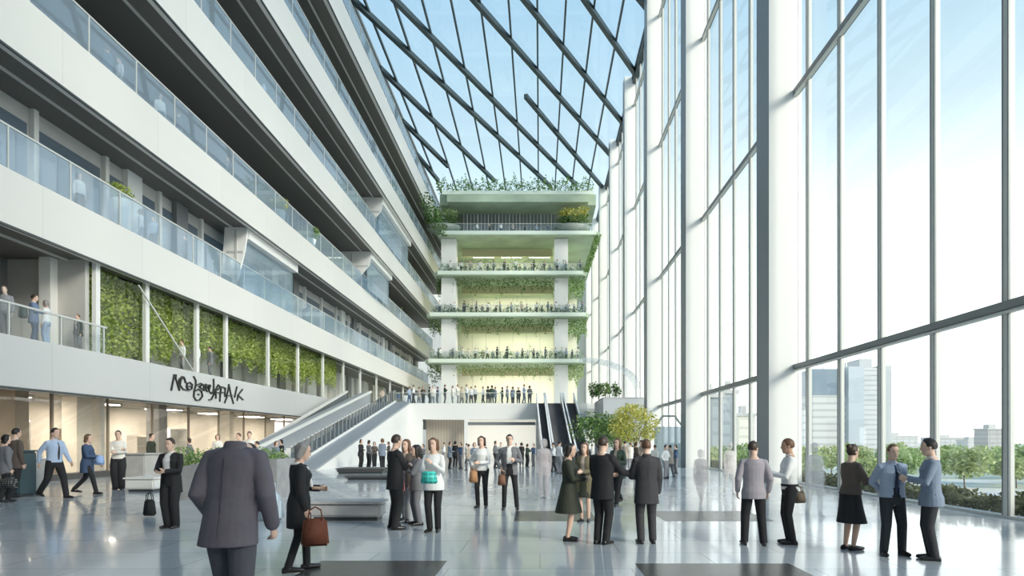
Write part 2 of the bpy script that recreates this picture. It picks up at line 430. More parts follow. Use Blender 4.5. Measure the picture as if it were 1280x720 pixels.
# ---- lettering on the first band
LET = [[(140, 390), (160, 290), (180, 190), (215, 290), (245, 390)], [(180, 195), (200, 190), (200, 230)], [(245, 385), (236, 300), (245, 250), (280, 215), (310, 235), (325, 290)],
       [(300, 218), (262, 255), (252, 320), (290, 375), (350, 388)], [(345, 300), (380, 288), (412, 320), (402, 372), (362, 386), (338, 350), (345, 300)], [(360, 340), (395, 335)],
       [(430, 215), (455, 260), (455, 330), (435, 400), (430, 470), (455, 515), (505, 515), (542, 465), (530, 405), (490, 375), (455, 395)], [(484, 445), (492, 440), (492, 450)],
       [(465, 325), (520, 300), (545, 315), (500, 345), (545, 380)], [(560, 395), (560, 330), (585, 310), (590, 395)], [(600, 320), (635, 320), (610, 355), (630, 385), (600, 405)],
       [(685, 245), (688, 330), (680, 430)], [(645, 330), (622, 390), (650, 432), (690, 400)], [(625, 512), (655, 508), (690, 440), (705, 380)],
       [(715, 495), (712, 380), (745, 320), (775, 350), (730, 385)], [(780, 365), (770, 450), (765, 532)], [(735, 420), (825, 415)], [(795, 345), (835, 360), (830, 470)], [(855, 480), (842, 510), (828, 552)],
       [(850, 470), (870, 400), (882, 315), (905, 430), (940, 560)], [(862, 458), (925, 455)], [(985, 345), (970, 410), (955, 480)], [(1058, 378), (1025, 420), (998, 452), (1030, 480), (1065, 512)], [(998, 452), (990, 520)]]
sg = thing('script_lettering', 'black illegible script lettering on the lowest white band', 'lettering', (-XF[0] + .01, 30, BOT[0]))
bm = BM()
def sgp(cx, cy):
    x = 200 + cx / 10.283; y = 450 + cy / 10.283
    Y = (XF[0] - .03) * F / (VX - x)
    return Vector((.03, Y - 30, EYE + (VY - y) * Y / F - BOT[0]))
for st in LET:
    P = [sgp(*p) for p in st]
    for a, c in zip(P, P[1:]): beam(bm, a - (c - a).normalized() * .02, c + (c - a).normalized() * .02, .05, .105, up=Vector((1, 0, 0)).cross(c - a) if False else Vector((1, 0, 0)))
build('lettering', bm, mat('letter_black', (.02, .02, .02), .4), sg)

# ---- vine curtain behind the glass of level one
rng = random.Random(11)
vposts = [28.5] + posts[1:]
lows = [1.0, .97, .60, .52, .56, .55, .5, .46, .40, .3]
for k in range(7):
    a, c = vposts[k], vposts[k + 1]
    bm = BM()
    n = int((c - a) * 760 * (1.5 if k < 2 else 1))
    for q in range(n):
        y = rng.uniform(a + .1, c - .1)
        lo = lows[k] + (lows[k + 1] - lows[k]) * (y - a) / (c - a) + .10 * math.sin(y * 3.1) + .06 * math.sin(y * 9.7)
        f_ = rng.random() ** 1.15
        z = zC - .05 - f_ * min(.99, lo + rng.random() * .08) * (zC - zF)
        leaf(bm, Vector((-20.5 + rng.uniform(-.22, .22), y, z)), rng.uniform(.11, .22), rng, asp=.75)
    o = build('leaf_vine_curtain', bm, VINE); o.name = 'vine_curtain'
    tag(o, ['lush vine curtain reaching full height at the open gallery end', 'full height vine curtain in the second bay, thinning near its foot',
            'hanging vine curtain over the start of the black lettering', 'hanging vine curtain above the middle of the lettering', 'hanging vine curtain just past the end of the lettering',
            'narrower hanging vine curtain beyond the lettering towards the stairs', 'small far hanging vine curtain above the stair top'][k], 'hanging vines', 'vine curtains behind the gallery glass')
bm = BM()
beam(bm, (-19.45, 31.0, zC - .4), (-19.45, 36.05, zF + .02), .05, .07); o = build('diagonal_brace', bm, ALU)
tag(o, 'thin pale diagonal cable brace in front of the vine curtain', 'brace')

# ------------------------------------------------------------------ right wall: columns, mullions, glass
ZT = 40.4
GX = 10.2
colY = [10.9 + 14.4 * k for k in range(-1, 9)]; colY[1] = 10.2
for k, y in enumerate(colY):
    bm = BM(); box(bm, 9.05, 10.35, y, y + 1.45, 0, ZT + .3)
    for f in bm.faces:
        f.material_index = 1 if f.calc_center_median().x < 9.06 else 0  # hall-side face painted darker to stand for shade
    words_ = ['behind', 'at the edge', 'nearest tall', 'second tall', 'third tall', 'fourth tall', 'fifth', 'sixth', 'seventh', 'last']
    struct('column', bm, [WARMWHITE, SHADESIDE], label=words_[k] + ' white rectangular column along the glass wall', cat='column')
for k, y in enumerate(colY[:-1]):
    ya, yb = y + 1.45, colY[k + 1]
    wn = struct('window_%d' % (k + 1), (lambda b: (box(b, GX - .012, GX + .012, ya, yb, 0, ZT), b)[1])(BM()), FACADE_GLASS, label='tall glazed bay of the outer wall between two white columns', cat='window')
    for j in range(6):
        ym = yb - 1.1 - 2.58 * j
        if ym < ya + .05: continue
        w_ = .085
        bm = BM(); box(bm, GX - .08, GX + .06, ym - .045, ym + .045, 0, ZT); box(bm, GX - .11, GX - .08, ym - w_ , ym + w_ , 0, ZT)
        for f in bm.faces[:]: f.material_index = 0
        struct('mullion', bm, ALU, wn)
        for s in (-1, 1):
            bm = BM(); box(bm, GX - .115, GX - .07, ym + s * w_ - .02, ym + s * w_ + .02, 0, ZT); struct('mullion_edge', bm, ALUDARK, wn)
    for z in (4.6, 15.45, 26.6, 37.6):
        bm = BM(); box(bm, GX - .20, GX + .05, ya, yb, z - .09, z + .09); struct('transom', bm, ALUDARK, wn)
        bm = BM(); box(bm, GX - .2, GX - .05, ya, yb, z - .17, z - .12); struct('transom_trim', bm, ALU, wn)
    bm = BM(); box(bm, GX - .12, GX + .15, ya, yb, 0, .06); struct('sill', bm, ALU, wn)
# ------------------------------------------------------------------ glass roof
XL = -16.6
rf = struct('ceiling', (lambda b: (box(b, XL, GX + .2, -6, 128, ZT + .25, ZT + .28), b)[1])(BM()), ROOF_GLASS, label='flat glass roof over the hall', cat='roof')
x = -15.45
while x < 10.2:
    bm = BM(); box(bm, x - .085, x + .085, 0, 128, ZT - .05, ZT + .25); struct('purlin', bm, ROOFSTEEL, rf); x += 2.535
def roofpt(px, py):
    Y = F * (ZT - EYE) / (VY - py); return Vector(((px - VX) * Y / F, Y, ZT - .1))
def diag(p, q, w=.42, ext=0.0):
    a, c = roofpt(*p), roofpt(*q); d = c - a
    a2 = a - d * ext
    # keep inside the roof
    lim = lambda v, o, dd: v
    if a2.x < XL: a2 = a2 + d * ((XL - a2.x) / d.x)
    if a2.y < 2: a2 = a2 + d * ((2 - a2.y) / d.y)
    if c.x > GX: c = c - d * ((c.x - GX) / d.x)
    bm = BM(); beam(bm, a2, c, w, .5); struct('diagonal_beam', bm, ROOFSTEEL, rf)
for p, q, e in (((594, 0), (771, 202), 3), ((657, 0), (781, 156), 3), ((732, 0), (797, 95), 3), ((802, 0), (815, 16), 12), ((495, 0), (720, 230), 3), ((443, 0), (688, 232), 3),
                ((657, 119), (757, 238), 0), ((481, 90), (618, 225), .3), ((508, 155), (560, 207), .5), ((530, 203), (548, 225), 1)):
    diag(p, q, ext=e)
dd = (roofpt(771, 202) - roofpt(594, 0)).normalized()
for x0 in (13.5, 18.2, 23, 28, 33, 38):      # the lattice goes on over the near end of the hall
    a = Vector((x0 - 2, 56.2, ZT - .1)); b_ = a - dd * ((a.x - XL) / dd.x)
    b_ = a - dd * min((a.x - XL) / dd.x, (a.y - 2) / dd.y)
    a_ = a - dd * ((a.x - GX) / dd.x)
    if b_.y < a_.y: bm = BM(); beam(bm, b_, a_, .42, .5); struct('diagonal_beam', bm, ROOFSTEEL, rf)
bm = BM(); box(bm, 9.9, 10.4, 0, 128, ZT - .5, ZT + .3); struct('trim_eaves', bm, ROOFSTEEL, label='dark steel edge where glass roof meets glass wall', cat='trim')
bm = BM(); box(bm, XL - .1, XL, 0, 128, 37, ZT + .3); struct('window_20', bm, FACADE_GLASS, label='clerestory glass above the topmost gallery', cat='window')
# unseen end wall behind the viewpoint, added to dim the near galleries and floor
bm = BM(); box(bm, -29, 10.35, -6.4, -6, 0, ZT + .3); struct('wall_front_added', bm, mat('added_end_wall', (.62, .60, .56), .6), label='grey unseen end wall added to dim the near end of the hall', cat='wall')
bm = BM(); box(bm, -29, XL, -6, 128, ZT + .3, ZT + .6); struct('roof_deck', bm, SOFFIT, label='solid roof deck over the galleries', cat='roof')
# far end wall
bm = BM(); box(bm, -29, 10.5, 128, 128.4, 0, ZT + .3); struct('wall_back', bm, seam_mat('end_wall', (.80, .82, .80), 3, 50, gap=.05, seam=.8, axes='XZ'), label='pale far end wall of the hall', cat='wall')

# ------------------------------------------------------------------ mezzanine
MZ = EYE + (VY - 504) * 62 / F
YM = 62.0
SOFTWHITE = mat('mezzanine_white', (.86, .85, .81), .5)
bm = BM()
box(bm, -20.6, -11.4, YM, YM + .4, 0, MZ)             # left of doorway
box(bm, -11.4, -.4, YM, YM + .4, 3.75, MZ)
box(bm, -7.35, -7.0, YM, YM + .4, 0, 3.75)
box(bm, -.4, 4.6, YM, YM + .4, 0, MZ)
box(bm, -20.6, 8.9, YM + .4, 128, MZ - .5, MZ)
struct('wall_mezzanine', bm, SOFTWHITE, label='white mezzanine front wall with two wide openings', cat='wall')
bm = BM(); box(bm, -11.3, -7.4, YM + 1.5, YM + 1.7, 0, 3.75); struct('door_1', bm, seam_mat('timber_slats', (.50, .44, .36), .28, 20, gap=.03, seam=.7, axes='XZ'), label='beige slatted closed doorway beneath the mezzanine', cat='door')
bm = BM(); box(bm, -7.0, -.45, YM + .1, YM + .35, 3.2, 3.5); struct('trim_lintel', bm, ALUDARK, label='dark lintel bar over the bright opening beneath mezzanine', cat='trim')
bm = BM(); box(bm, -12, .2, YM + 9, YM + 9.3, 0, MZ - .5); struct('wall_under_mezzanine', bm, mat('bright_wall', (.85, .84, .80), .5), label='bright wall deep beneath the mezzanine', cat='wall')
for k in range(3):
    t = thing('ceiling_light', 'pale ceiling panel light beneath the mezzanine', 'ceiling light', (-9.5 + k * 3.6, YM + 4.5, MZ - .55), group='mezzanine ceiling lights')
    bm = BM(); box(bm, -1.2, 1.2, -2, 2, -.01, .04); build('frame', bm, ALU, t)
    bm = BM(); box(bm, -1.1, 1.1, -1.9, 1.9, -.03, -.01); build('diffuser', bm, glow_mat('white_light', (1, .96, .88), 6), t)
balustrade_m = thing('glass_balustrade', 'clear glass balustrade along the mezzanine edge', 'balustrade', (-14, YM + .2, MZ))
for k in range(9):
    bm = BM(); box(bm, k * 1.5 + .03, k * 1.5 + 1.47, -.01, .01, 0, 1.0); build('glass_panel', bm, CLEAR_GLASS, balustrade_m)
bm = BM(); box(bm, 0, 13.5, -.03, .03, 1.0, 1.05); build('handrail', bm, ALU, balustrade_m)

# ------------------------------------------------------------------ long stair on the left
def stair():
    t = thing('staircase', 'long straight staircase with pale sloping sides rising to the mezzanine', 'staircase', (-14.8, 36, 0))
    L = 26.0; H = MZ; ox = 14.8
    gl = mat('stair_ledge', (.34, .37, .40), .4); 
    def prism(name, x0, x1, prof, m):
        bm = BM()
        f = bm.faces.new([bm.verts.new((x0, y, z)) for y, z in prof])
        r = bmesh.ops.extrude_face_region(bm, geom=[f]); bmesh.ops.translate(bm, verts=[v for v in r['geom'] if isinstance(v, bmesh.types.BMVert)], vec=(x1 - x0, 0, 0))
        return build(name, bm, m, t)
    prism('side_wall', 14.8 - 14.0, 14.8 - 12.6, [(0, 0), (L, 0), (L, H)], SOFTWHITE)
    prism('sloping_ledge', .8, 2.22, [(-.2, 0), (-.2, .1), (L, H + .12), (L, H - .05)], gl)
    n = 34
    bm = BM()
    for k in range(n): box(bm, -1.6, .8, k * L / n, (k + 1) * L / n + .01, 0, (k + 1) * H / n - .05)
    build('steps', bm, PALEPANEL, t)
    prism('far_parapet', -2.6, -1.6, [(0, 0), (0, .9), (L, H + 1.0), (L, 0)], gl)
    prism('handrail', .74, .86, [(0, .12), (0, .3), (L, H + .3), (L, H + .12)], WHITE)
    prism('far_handrail', -1.7, -1.5, [(0, .92), (0, 1.1), (L, H + 1.2), (L, H + 1.02)], WHITE)
    prism('inner_glass', .79, .81, [(0, .3), (0, 1.3), (L, H + 1.3), (L, H + .3)], glass_mat('smoked_glass', (.35, .42, .46), .3, .2, (.2, .25, .3)))
    for k in range(30):
        y = .6 + k * (L - .8) / 29
        bm = BM(); box(bm, .76, .84, y - .12, y + .12, y / L * H + .25, y / L * H + 1.3); build('baluster', bm, ALUDARK, t)
stair()
# second flight further left, dark balustrade
t = thing('staircase', 'narrow dark-sided far stair flight behind the long pale staircase', 'staircase', (-18.2, 40, 0))
for nm, prof, xx, m in (('side_panel', [(0, 0), (0, 1.1), (20, MZ + .9), (20, 0)], (.0, .12), mat('stair_side', (.17, .19, .20), .4)), ('handrail', [(0, 1.1), (0, 1.25), (20, MZ + 1.05), (20, MZ + .9)], (-.05, .2), PALEPANEL)):
    bm = BM(); f = bm.faces.new([bm.verts.new((xx[0], y, z)) for y, z in prof])
    r = bmesh.ops.extrude_face_region(bm, geom=[f]); bmesh.ops.translate(bm, verts=[v for v in r['geom'] if isinstance(v, bmesh.types.BMVert)], vec=(xx[1] - xx[0], 0, 0)); build(nm, bm, m, t)
bm = BM()
for k in range(24): box(bm, -1.3, 0, k * 20 / 24, (k + 1) * 20 / 24, 0, (k + 1) * MZ / 24 - .03)
build('steps', bm, PALEPANEL, t)

# ------------------------------------------------------------------ escalators
def escalator(xt, xb, w, label):
    """top edge centre xt at Y=62, foot centre xb at Y=50.5"""
    ang = math.atan2(xt - xb, 11.5)
    t = thing('escalator', label, 'escalator', (xb, 50.5, 0), -ang)
    L = 11.7; H = MZ; st = mat('escalator_step', (.16, .16, .17), .5, .3)
    bm = BM(); n = 26
    for k in range(n): box(bm, -w / 2, w / 2, 1.0 + k * (L - 1.0) / n, 1.0 + (k + 1) * (L - 1) / n + .01, max(0, k * H / n - .5), (k + 1) * H / n - .02)
    box(bm, -w / 2, w / 2, 0, 1, 0, .03)
    build('steps', bm, st, t)
    for s in (-1, 1):
        bm = BM()
        f = bm.faces.new([bm.verts.new((s * (w / 2 + .04), y, z)) for y, z in ((0, 0), (0, .9), (1.0, 1.0), (L, H + .95), (L, H - .6), (1.4, 0))])
        r = bmesh.ops.extrude_face_region(bm, geom=[f]); bmesh.ops.translate(bm, verts=[v for v in r['geom'] if isinstance(v, bmesh.types.BMVert)], vec=(s * .05, 0, 0)); build('balustrade', bm, mat('escalator_side', (.22, .23, .24), .3, .2), t)
        bm = BM(); beam(bm, (s * (w / 2 + .06), -.1, .92), (s * (w / 2 + .06), 1.0, 1.02), .13, .1); beam(bm, (s * (w / 2 + .06), 1.0, 1.02), (s * (w / 2 + .06), L, H + .98), .13, .1)
        build('handrail', bm, WHITE, t)
escalator(.02, .62, .62, 'narrow dark escalator nearest the bright opening under the mezzanine')
escalator(1.25, 1.92, 1.35, 'wide dark middle escalator up to the mezzanine')
escalator(2.75, 3.5, .9, 'dark escalator beside the planted terrace')

# ------------------------------------------------------------------ planted terrace right of the escalators
tb = bench('planted_terrace', 'pale raised terrace block beside the escalators', 'terrace', (6.9, 57, 0), (3.4, 8.0, MZ - .1), mat('terrace_grey', (.50, .52, .53), .5))
def bush(name, label, cat, c, r, n, s, m, seed, group=None, trunk=None):
    rng = random.Random(seed)
    t = thing(name, label, cat, c, group=group)
    bm = BM(); leaf_cloud(bm, n, (0, 0, (trunk or 0) + r[2]), r, s, rng); o = build('leaf_crown', bm, m, t); o.name = 'foliage'
    bm = BM(); h = (trunk or 0) + r[2]
    limb(bm, [(0, 0, 0), (.02 * h, 0, h * .5), (0, .02 * h, h)], [max(.04, h * .03), max(.03, h * .022), .02], 8)
    for q in range(5):
        a = rng.uniform(0, 6.28); limb(bm, [(0, 0, h * .45), (math.cos(a) * r[0] * .5, math.sin(a) * r[1] * .5, h + r[2] * .2)], [max(.025, h * .015), .01], 6)
    build('trunk', bm, BARK, t)
    return t
for k, (px, c) in enumerate(((741, DKGREEN), (748, DKGREEN), (757, MIDGREEN), (770, DKGREEN))):
    p = at(px, 500, 55)
    bush('round_shrub', ['small dark shrub at the escalator end of terrace', 'dark rounded shrub second along the terrace top', 'light green shrub on the terrace top', 'dark shrub standing apart at the far end of terrace'][k], 'shrub', (p.x, 55, MZ - .02), (.5, .5, .75), 260, .22, c, 40 + k, 'shrubs on the terrace')
bush('tree', 'green leafy tree beside the foot of the escalators', 'tree', (at(748, 560, 45).x, 45, 0), (2.3, 1.6, 1.35), 2600, .22, MIDGREEN, 50, trunk=1.2)
bush('tree', 'yellow-green airy tree near the column foot', 'tree', (at(792, 560, 40).x, 40, 0), (1.75, 1.5, 1.45), 3000, .17, YELLOWG, 51, trunk=1.15)
bush('tree', 'smaller pale green tree by the terrace and the stair rail', 'tree', (at(768, 560, 48).x, 48, 0), (1.5, 1.4, 1.1), 1500, .2, PALEG, 52, trunk=1.0)
# canopy
bm = BM()
for k in range(14):
    a0, a1 = k / 14 * math.pi * .5, (k + 1) / 14 * math.pi * .5
    p = lambda a: (3.6 + 5.2 * math.sin(a), 9.0 - 2.6 * (1 - math.cos(a)))
    (xa, za), (xb, zb) = p(a0), p(a1)
    beam(bm, (xa, 58, za), (xb, 58, zb), 3.0, .12, up=Vector((0, 1, 0)).cross(Vector((xb - xa, 0, zb - za))) )
cn = build('curved_canopy', bm, glass_mat('frosted', (.97, .98, .98), .04, .22, (.95, .96, .96))); tag(cn, 'faint white curved canopy hanging beside the glass wall', 'canopy')
# kiosk of pale glass by column
kt = thing('glass_kiosk', 'pale grey glass kiosk with arched top near the columns', 'kiosk', (at(836, 560, 42).x, 42, 0))
bm = BM(); box(bm, -.85, .85, -.6, .6, .0, 2.6); build('body', bm, glass_mat('frosted_grey', (.85, .9, .92), .2, .5, (.66, .74, .78)), kt)
bm = BM(); limb(bm, [(-.95, 0, 2.55), (-.4, 0, 3.3), (.4, 0, 3.3), (.95, 0, 2.55)], [.08] * 4, 8); build('arched_frame', bm, ALU, kt)

# ------------------------------------------------------------------ green terraced tower
YT = 90.0
tw = thing('terraced_tower', 'terraced inner tower with white columns and green planted floors', 'tower', (-3.5, YT, MZ), kind='thing')
def tl(X, Y, Z): return (X + 3.5, Y - YT, Z - MZ)
SLZ = [EYE + (VY - y) * YT / F for y in (239, 289, 339, 391, 449)]
SLX = [(-14.3, 8.0), (-14.5, 8.4), (-14.9, 6.6), (-16.0, 6.9), (-16.2, 6.5)]
EDGE = mat('slab_edge', (.74, .82, .70), .4)
for k, (z, (xa, xb)) in enumerate(zip(SLZ, SLX)):
    th = 1.5 if k == 0 else .55
    bm = BM(); a = tl(xa, YT, z - th); c = tl(xb, YT + 26, z); box(bm, a[0], c[0], a[1], c[1], a[2], c[2])
    bmesh.ops.bevel(bm, geom=[e for e in bm.edges if abs(e.verts[0].co.z - e.verts[1].co.z) > .1], offset=1.2 if k == 0 else .4, segments=4, affect='EDGES')
    build('floor_slab', bm, SLAB_GREENLIT, tw)
    bm = BM(); box(bm, a[0] + .5, c[0] - .5, a[1] - .08, a[1] + .05, a[2] + (th - .45), c[2] + .05); build('slab_edge', bm, EDGE, tw)
    if k:
        bm = BM(); a = tl(-11.8, YT + 6.5, z - th - 1.1); c = tl(1.9, YT + 7.2, z - th); box(bm, a[0], c[0], a[1], c[1], a[2], c[2]); build('ceiling_beam', bm, mat('yellow_lit_beam', (.62, .57, .36), .5), tw)  # yellow light falling on the beam is put into its colour
for xa, xb in ((-14.1, -12.0), (2.05, 4.0)):
    a = tl(xa, YT + 1.4, MZ); c = tl(xb, YT + 3.4, SLZ[0] - .5)
    for k in range(5):
        z1 = (SLZ[k] - (.6 if k else 1.4)); z0 = SLZ[k + 1] if k < 4 else MZ
        if k == 0: continue
        bm = BM(); box(bm, a[0], c[0], a[1], c[1], z0 - MZ, z1 - MZ); build('column', bm, WARMWHITE, tw)
bm = BM(); a = tl(-14, YT + 14, MZ); c = tl(6, YT + 14.4, SLZ[0] - 1); box(bm, a[0], c[0], a[1], c[1], a[2], c[2]); build('back_wall', bm, seam_mat('tower_back', (.90, .87, .74), 2.2, 60, gap=.06, seam=.8, axes='XZ'), tw)
for k in range(1, 5):
    z = SLZ[k] - .62
    for q in range(3):
        bm = BM(); a = tl(-10.5 + q * 4.4, YT + 9.5, z - .06); box(bm, a[0], a[0] + 3.2, a[1], a[1] + 1.2, a[2], a[2] + .05); build('strip_light', bm, glow_mat('tower_light', (1, .95, .82), 15), tw)
# curtain of glass fins on the top storey
bm = BM(); a = tl(-11.5, YT + 5, SLZ[1]); c = tl(3, YT + 5.1, SLZ[0] - 1.4); box(bm, a[0], c[0], a[1], c[1], a[2], c[2]); build('glass_screen', bm, glass_mat('lilac_glass', (.6, .64, .7), .3, .4, (.55, .58, .66)), tw)
for q in range(28):
    xx = -11.3 + q * .52; a = tl(xx, YT + 4.8, SLZ[1]); bm = BM(); box(bm, a[0] - .05, a[0] + .05, a[1], a[1] + .25, a[2], SLZ[0] - 1.4 - MZ); build('screen_fin', bm, [ALU, WHITE, PANEL][q % 3], tw)
for k in range(1, 5):
    z = SLZ[k]; xa, xb = SLX[k]
    t = thing('glass_balustrade', 'clear glass balustrade on ' + ['', 'the uppermost terrace under the green-lit roof slab', 'the second terrace down of the green tower', 'the third terrace down of the green tower', 'the lowest terrace of the green tower'][k], 'balustrade', (xa + .6, YT + .25, z + .03))
    n = 12; L = (xb - xa - 1.2) / n
    for q in range(n): bm = BM(); box(bm, q * L + .04, (q + 1) * L - .04, -.01, .01, 0, 1.1); build('glass_panel', bm, CLEAR_GLASS, t)
    bm = BM(); box(bm, 0, n * L, -.03, .03, 1.1, 1.15); build('handrail', bm, ALU, t)
# planting on the tower
FLOWER = leaf_mat('flowers', (.10, .20, .08), (.55, .66, .66), (.92, .94, .95))
def foliage_strip(name, label, x0, x1, y, z0, z1, n, s, m, seed, dy=.5, cat='plants', group=None, wave=.5):
    rng = random.Random(seed); bm = BM(); xc = (x0 + x1) / 2
    ph = [rng.uniform(0, 6) for _ in range(3)]
    for q in range(n):
        x = rng.uniform(x0, x1); w = abs(math.sin(x * 1.3 + ph[0]) * .5 + math.sin(x * 3.1 + ph[1]) * .35 + math.sin(x * 7 + ph[2]) * .3)
        f_ = rng.random() * (1 - wave + wave * w)
        leaf(bm, Vector((x - xc, rng.uniform(-dy, dy), (z1 - z0) * f_ if z1 > z0 else (z1 - z0) * f_)), s * rng.uniform(.6, 1.3), rng)
    o = build('leaf_strip', bm, m, loc=(xc, y, z0)); o.name = name
    return tag(o, label, cat, group)
foliage_strip('roof_planting', 'wild green planting on the topmost green-lit slab', -14.6, 7.6, YT + .6, SLZ[0], SLZ[0] + 2.4, 2600, .32, MIDGREEN, 61, 1.0)
nm = ['', 'uppermost', 'second', 'third', 'lowest']
for k in range(1, 5):
    xa, xb = SLX[k]; z = SLZ[k]
    if k > 1:
        foliage_strip('terrace_planting', 'mixed planting along the rail of the %s tower terrace' % nm[k], xa + .5, xb - .4, YT + .8, z, z + 1.9, 1500, .26, DKGREEN if k % 2 else MIDGREEN, 62 + k, .5, wave=.8)
        foliage_strip('flowering_plants', 'white and blue flowering plants behind the rail of the %s tower terrace' % nm[k], xa + .5, xb - .4, YT + 1.6, z, z + 2.4, 1300, .24, FLOWER, 162 + k, .9, wave=.8)
        foliage_strip('trailing_vines', 'green vines trailing below the slab edge of the %s tower terrace' % nm[k], -12.5, 2.6, YT + 2.2, z - .55, z - 3.0, 1700, .24, DKGREEN if k < 4 else MIDGREEN, 72 + k, 1.6, 'vines', wave=.7)
        foliage_strip('trailing_vines', 'leafy vines hanging at the glass wall end of the %s tower slab' % nm[k], 4.1, xb - .2, YT + 2.2, z - .5, z - 4.0, 900, .26, MIDGREEN if k < 4 else PALEG, 82 + k, 1.8, 'vines', wave=.5)
        foliage_strip('trailing_vines', 'vines hanging in the gallery corner under the %s tower slab' % nm[k], xa, -14.2, YT + 3, z - .5, z - 3.6, 500, .26, DKGREEN, 92 + k, 1.8, 'vines')
# slanting vine from second slab end down to third
rng = random.Random(99); bm = BM()
for q in range(900):
    f_ = rng.random(); leaf(bm, Vector((-1.7 * f_ + rng.uniform(-.5, .35), rng.uniform(-.6, .6), -5.2 * f_)), rng.uniform(.2, .4), rng)
o = build('leaf_slant', bm, MIDGREEN, loc=(8.3, YT + .4, SLZ[1] - .4)); o.name = 'trailing_vines'; tag(o, 'slanting vine veil at the outer corner below the uppermost tower terrace', 'vines')
def bowl_planter(px, label, seed, m):
    p = at(px, 285, YT - .2); rng = random.Random(seed)
    t = thing('planter_bowl', label, 'planter', (p.x, YT + 1.6, SLZ[1] + .02))
    bm = BM(); loft(bm, [(Vector((0, 0, 0)), Vector((1.0, 0, 0)), Vector((0, 1.0, 0))), (Vector((0, 0, .5)), Vector((2.0, 0, 0)), Vector((0, 1.5, 0))), (Vector((0, 0, 1.0)), Vector((2.6, 0, 0)), Vector((0, 1.8, 0))), (Vector((0, 0, 1.15)), Vector((2.5, 0, 0)), Vector((0, 1.7, 0)))], 24); build('bowl', bm, mat('bowl_grey', (.35, .38, .33), .5), t)
    bm = BM(); leaf_cloud(bm, 900, (0, 0, 1.9), (2.5, 1.6, .9), .33, rng); o = build('leaf_dark', bm, DKGREEN, t); o.name = 'dark_foliage'
    bm = BM(); leaf_cloud(bm, 900, (0, 0, 2.9), (2.6, 1.5, 1.0), .33, rng, low=-.5); o = build('leaf_bright', bm, m, t); o.name = 'bright_foliage'
bowl_planter(716, 'huge bowl planter with yellow-green bush under the slab end by the glass wall', 7, YELLOWG)
bowl_planter(551, 'huge bowl planter with grassy dark bush where the galleries meet the tower', 8, PALEG)
# plants on the left galleries
def potted(name, label, x, y, z, r, h, m, seed, pot=(.86, .86, .84), n=500, s=.14):
    rng = random.Random(seed); t = thing(name, label, 'potted plant', (x, y, z))
    bm = BM(); loft(bm, [(Vector((0, 0, 0)), Vector((r * .45, 0, 0)), Vector((0, r * .45, 0))), (Vector((0, 0, h)), Vector((r * .62, 0, 0)), Vector((0, r * .62, 0))), (Vector((0, 0, h)), Vector((r * .5, 0, 0)), Vector((0, r * .5, 0))), (Vector((0, 0, h - .06)), Vector((r * .48, 0, 0)), Vector((0, r * .48, 0)))], 18); build('pot', bm, mat('pot_white', pot, .4), t)
    bm = BM(); leaf_cloud(bm, n, (0, 0, h + r * .55), (r, r, r * .7), s, rng); o = build('leaf_pot', bm, m, t); o.name = 'foliage'
g2 = TOP[1]
potted('potted_shrub', 'round yellow-green shrub in tall white pot on the second gallery', -20.2, 20.3 * F / (VX - 148), g2, .6, 1.75, VINE, 21)
potted('potted_tree', 'slim yellowing plant in pot behind third gallery balustrade', -19.2, 19.2 * F / (VX - 349), TOP[2], .75, 1.0, YELLOWG, 22, n=380, s=.2)
potted('potted_tree', 'bushy green plant beyond the yellowing one on the third gallery', -19.1, 19.1 * F / (VX - 386), TOP[2], .95, .7, MIDGREEN, 23, n=600, s=.2)
potted('potted_shrub', 'grey-green leafy plant on the second gallery near the cross wall', -20.3, 20.3 * F / (VX - 313), g2, .9, .9, MIDGREEN, 24, n=600, s=.18)
foliage_strip('gallery_planting', 'loose planting spilling over the topmost gallery near the tower', -15.0, -13.0, 84, TOP[5] - 5, TOP[5] - 2, 700, .35, DKGREEN, 25, 6)  # loose mixed planting rather than a clipped hedge
for k, (i, ya, yb) in enumerate(((1, 88, 108), (2, 86, 108), (3, 84, 100), (4, 70, 92))):
    rng = random.Random(200 + k); bm = BM()
    for q in range(900):
        y = rng.uniform(ya, yb); w = abs(math.sin(y * 1.1) * .6 + math.sin(y * 2.7) * .5)
        leaf(bm, Vector((rng.uniform(-.3, .3), y - ya, rng.random() * (.4 + 1.8 * w))), rng.uniform(.18, .36), rng)
    o = build('leaf_gal', bm, MIDGREEN if k % 2 else DKGREEN, loc=(-XF[i] - .5, ya, TOP[i] + .01)); o.name = 'gallery_planting'  # strip of loose gallery planting, no real hedge
    tag(o, 'loose green planting behind the rail at the far end of the %s gallery' % names[i], 'plants')

# ------------------------------------------------------------------ outside
GZ = -7.0
bm = BM(); box(bm, 13.0, 1500, -300, 2500, GZ - .5, GZ)
def ground_mat():
    m, nt, b = new_mat('outside_ground'); g = nt.nodes.new('ShaderNodeNewGeometry'); n = nt.nodes.new('ShaderNodeTexNoise'); n.inputs['Scale'].default_value = .02; n.inputs['Detail'].default_value = 6
    nt.links.new(g.outputs['Position'], n.inputs['Vector']); r = nt.nodes.new('ShaderNodeValToRGB'); nt.links.new(n.outputs['Fac'], r.inputs[0]); nt.links.new(r.outputs[0], b.inputs['Base Color'])
    r.color_ramp.elements[0].position = .42; r.color_ramp.elements[0].color = (.42, .46, .36, 1); r.color_ramp.elements[1].position = .56; r.color_ramp.elements[1].color = (.68, .67, .62, 1); b.inputs['Roughness'].default_value = .9
    return m
struct('ground', bm, ground_mat(), label='pale open ground outside the glass wall', cat='ground')
bm = BM(); box(bm, 24, 400, 96, 108, GZ, GZ + .06); struct('road', bm, mat('road_pale', (.62, .61, .60), .8), label='pale road across the ground outside', cat='road')
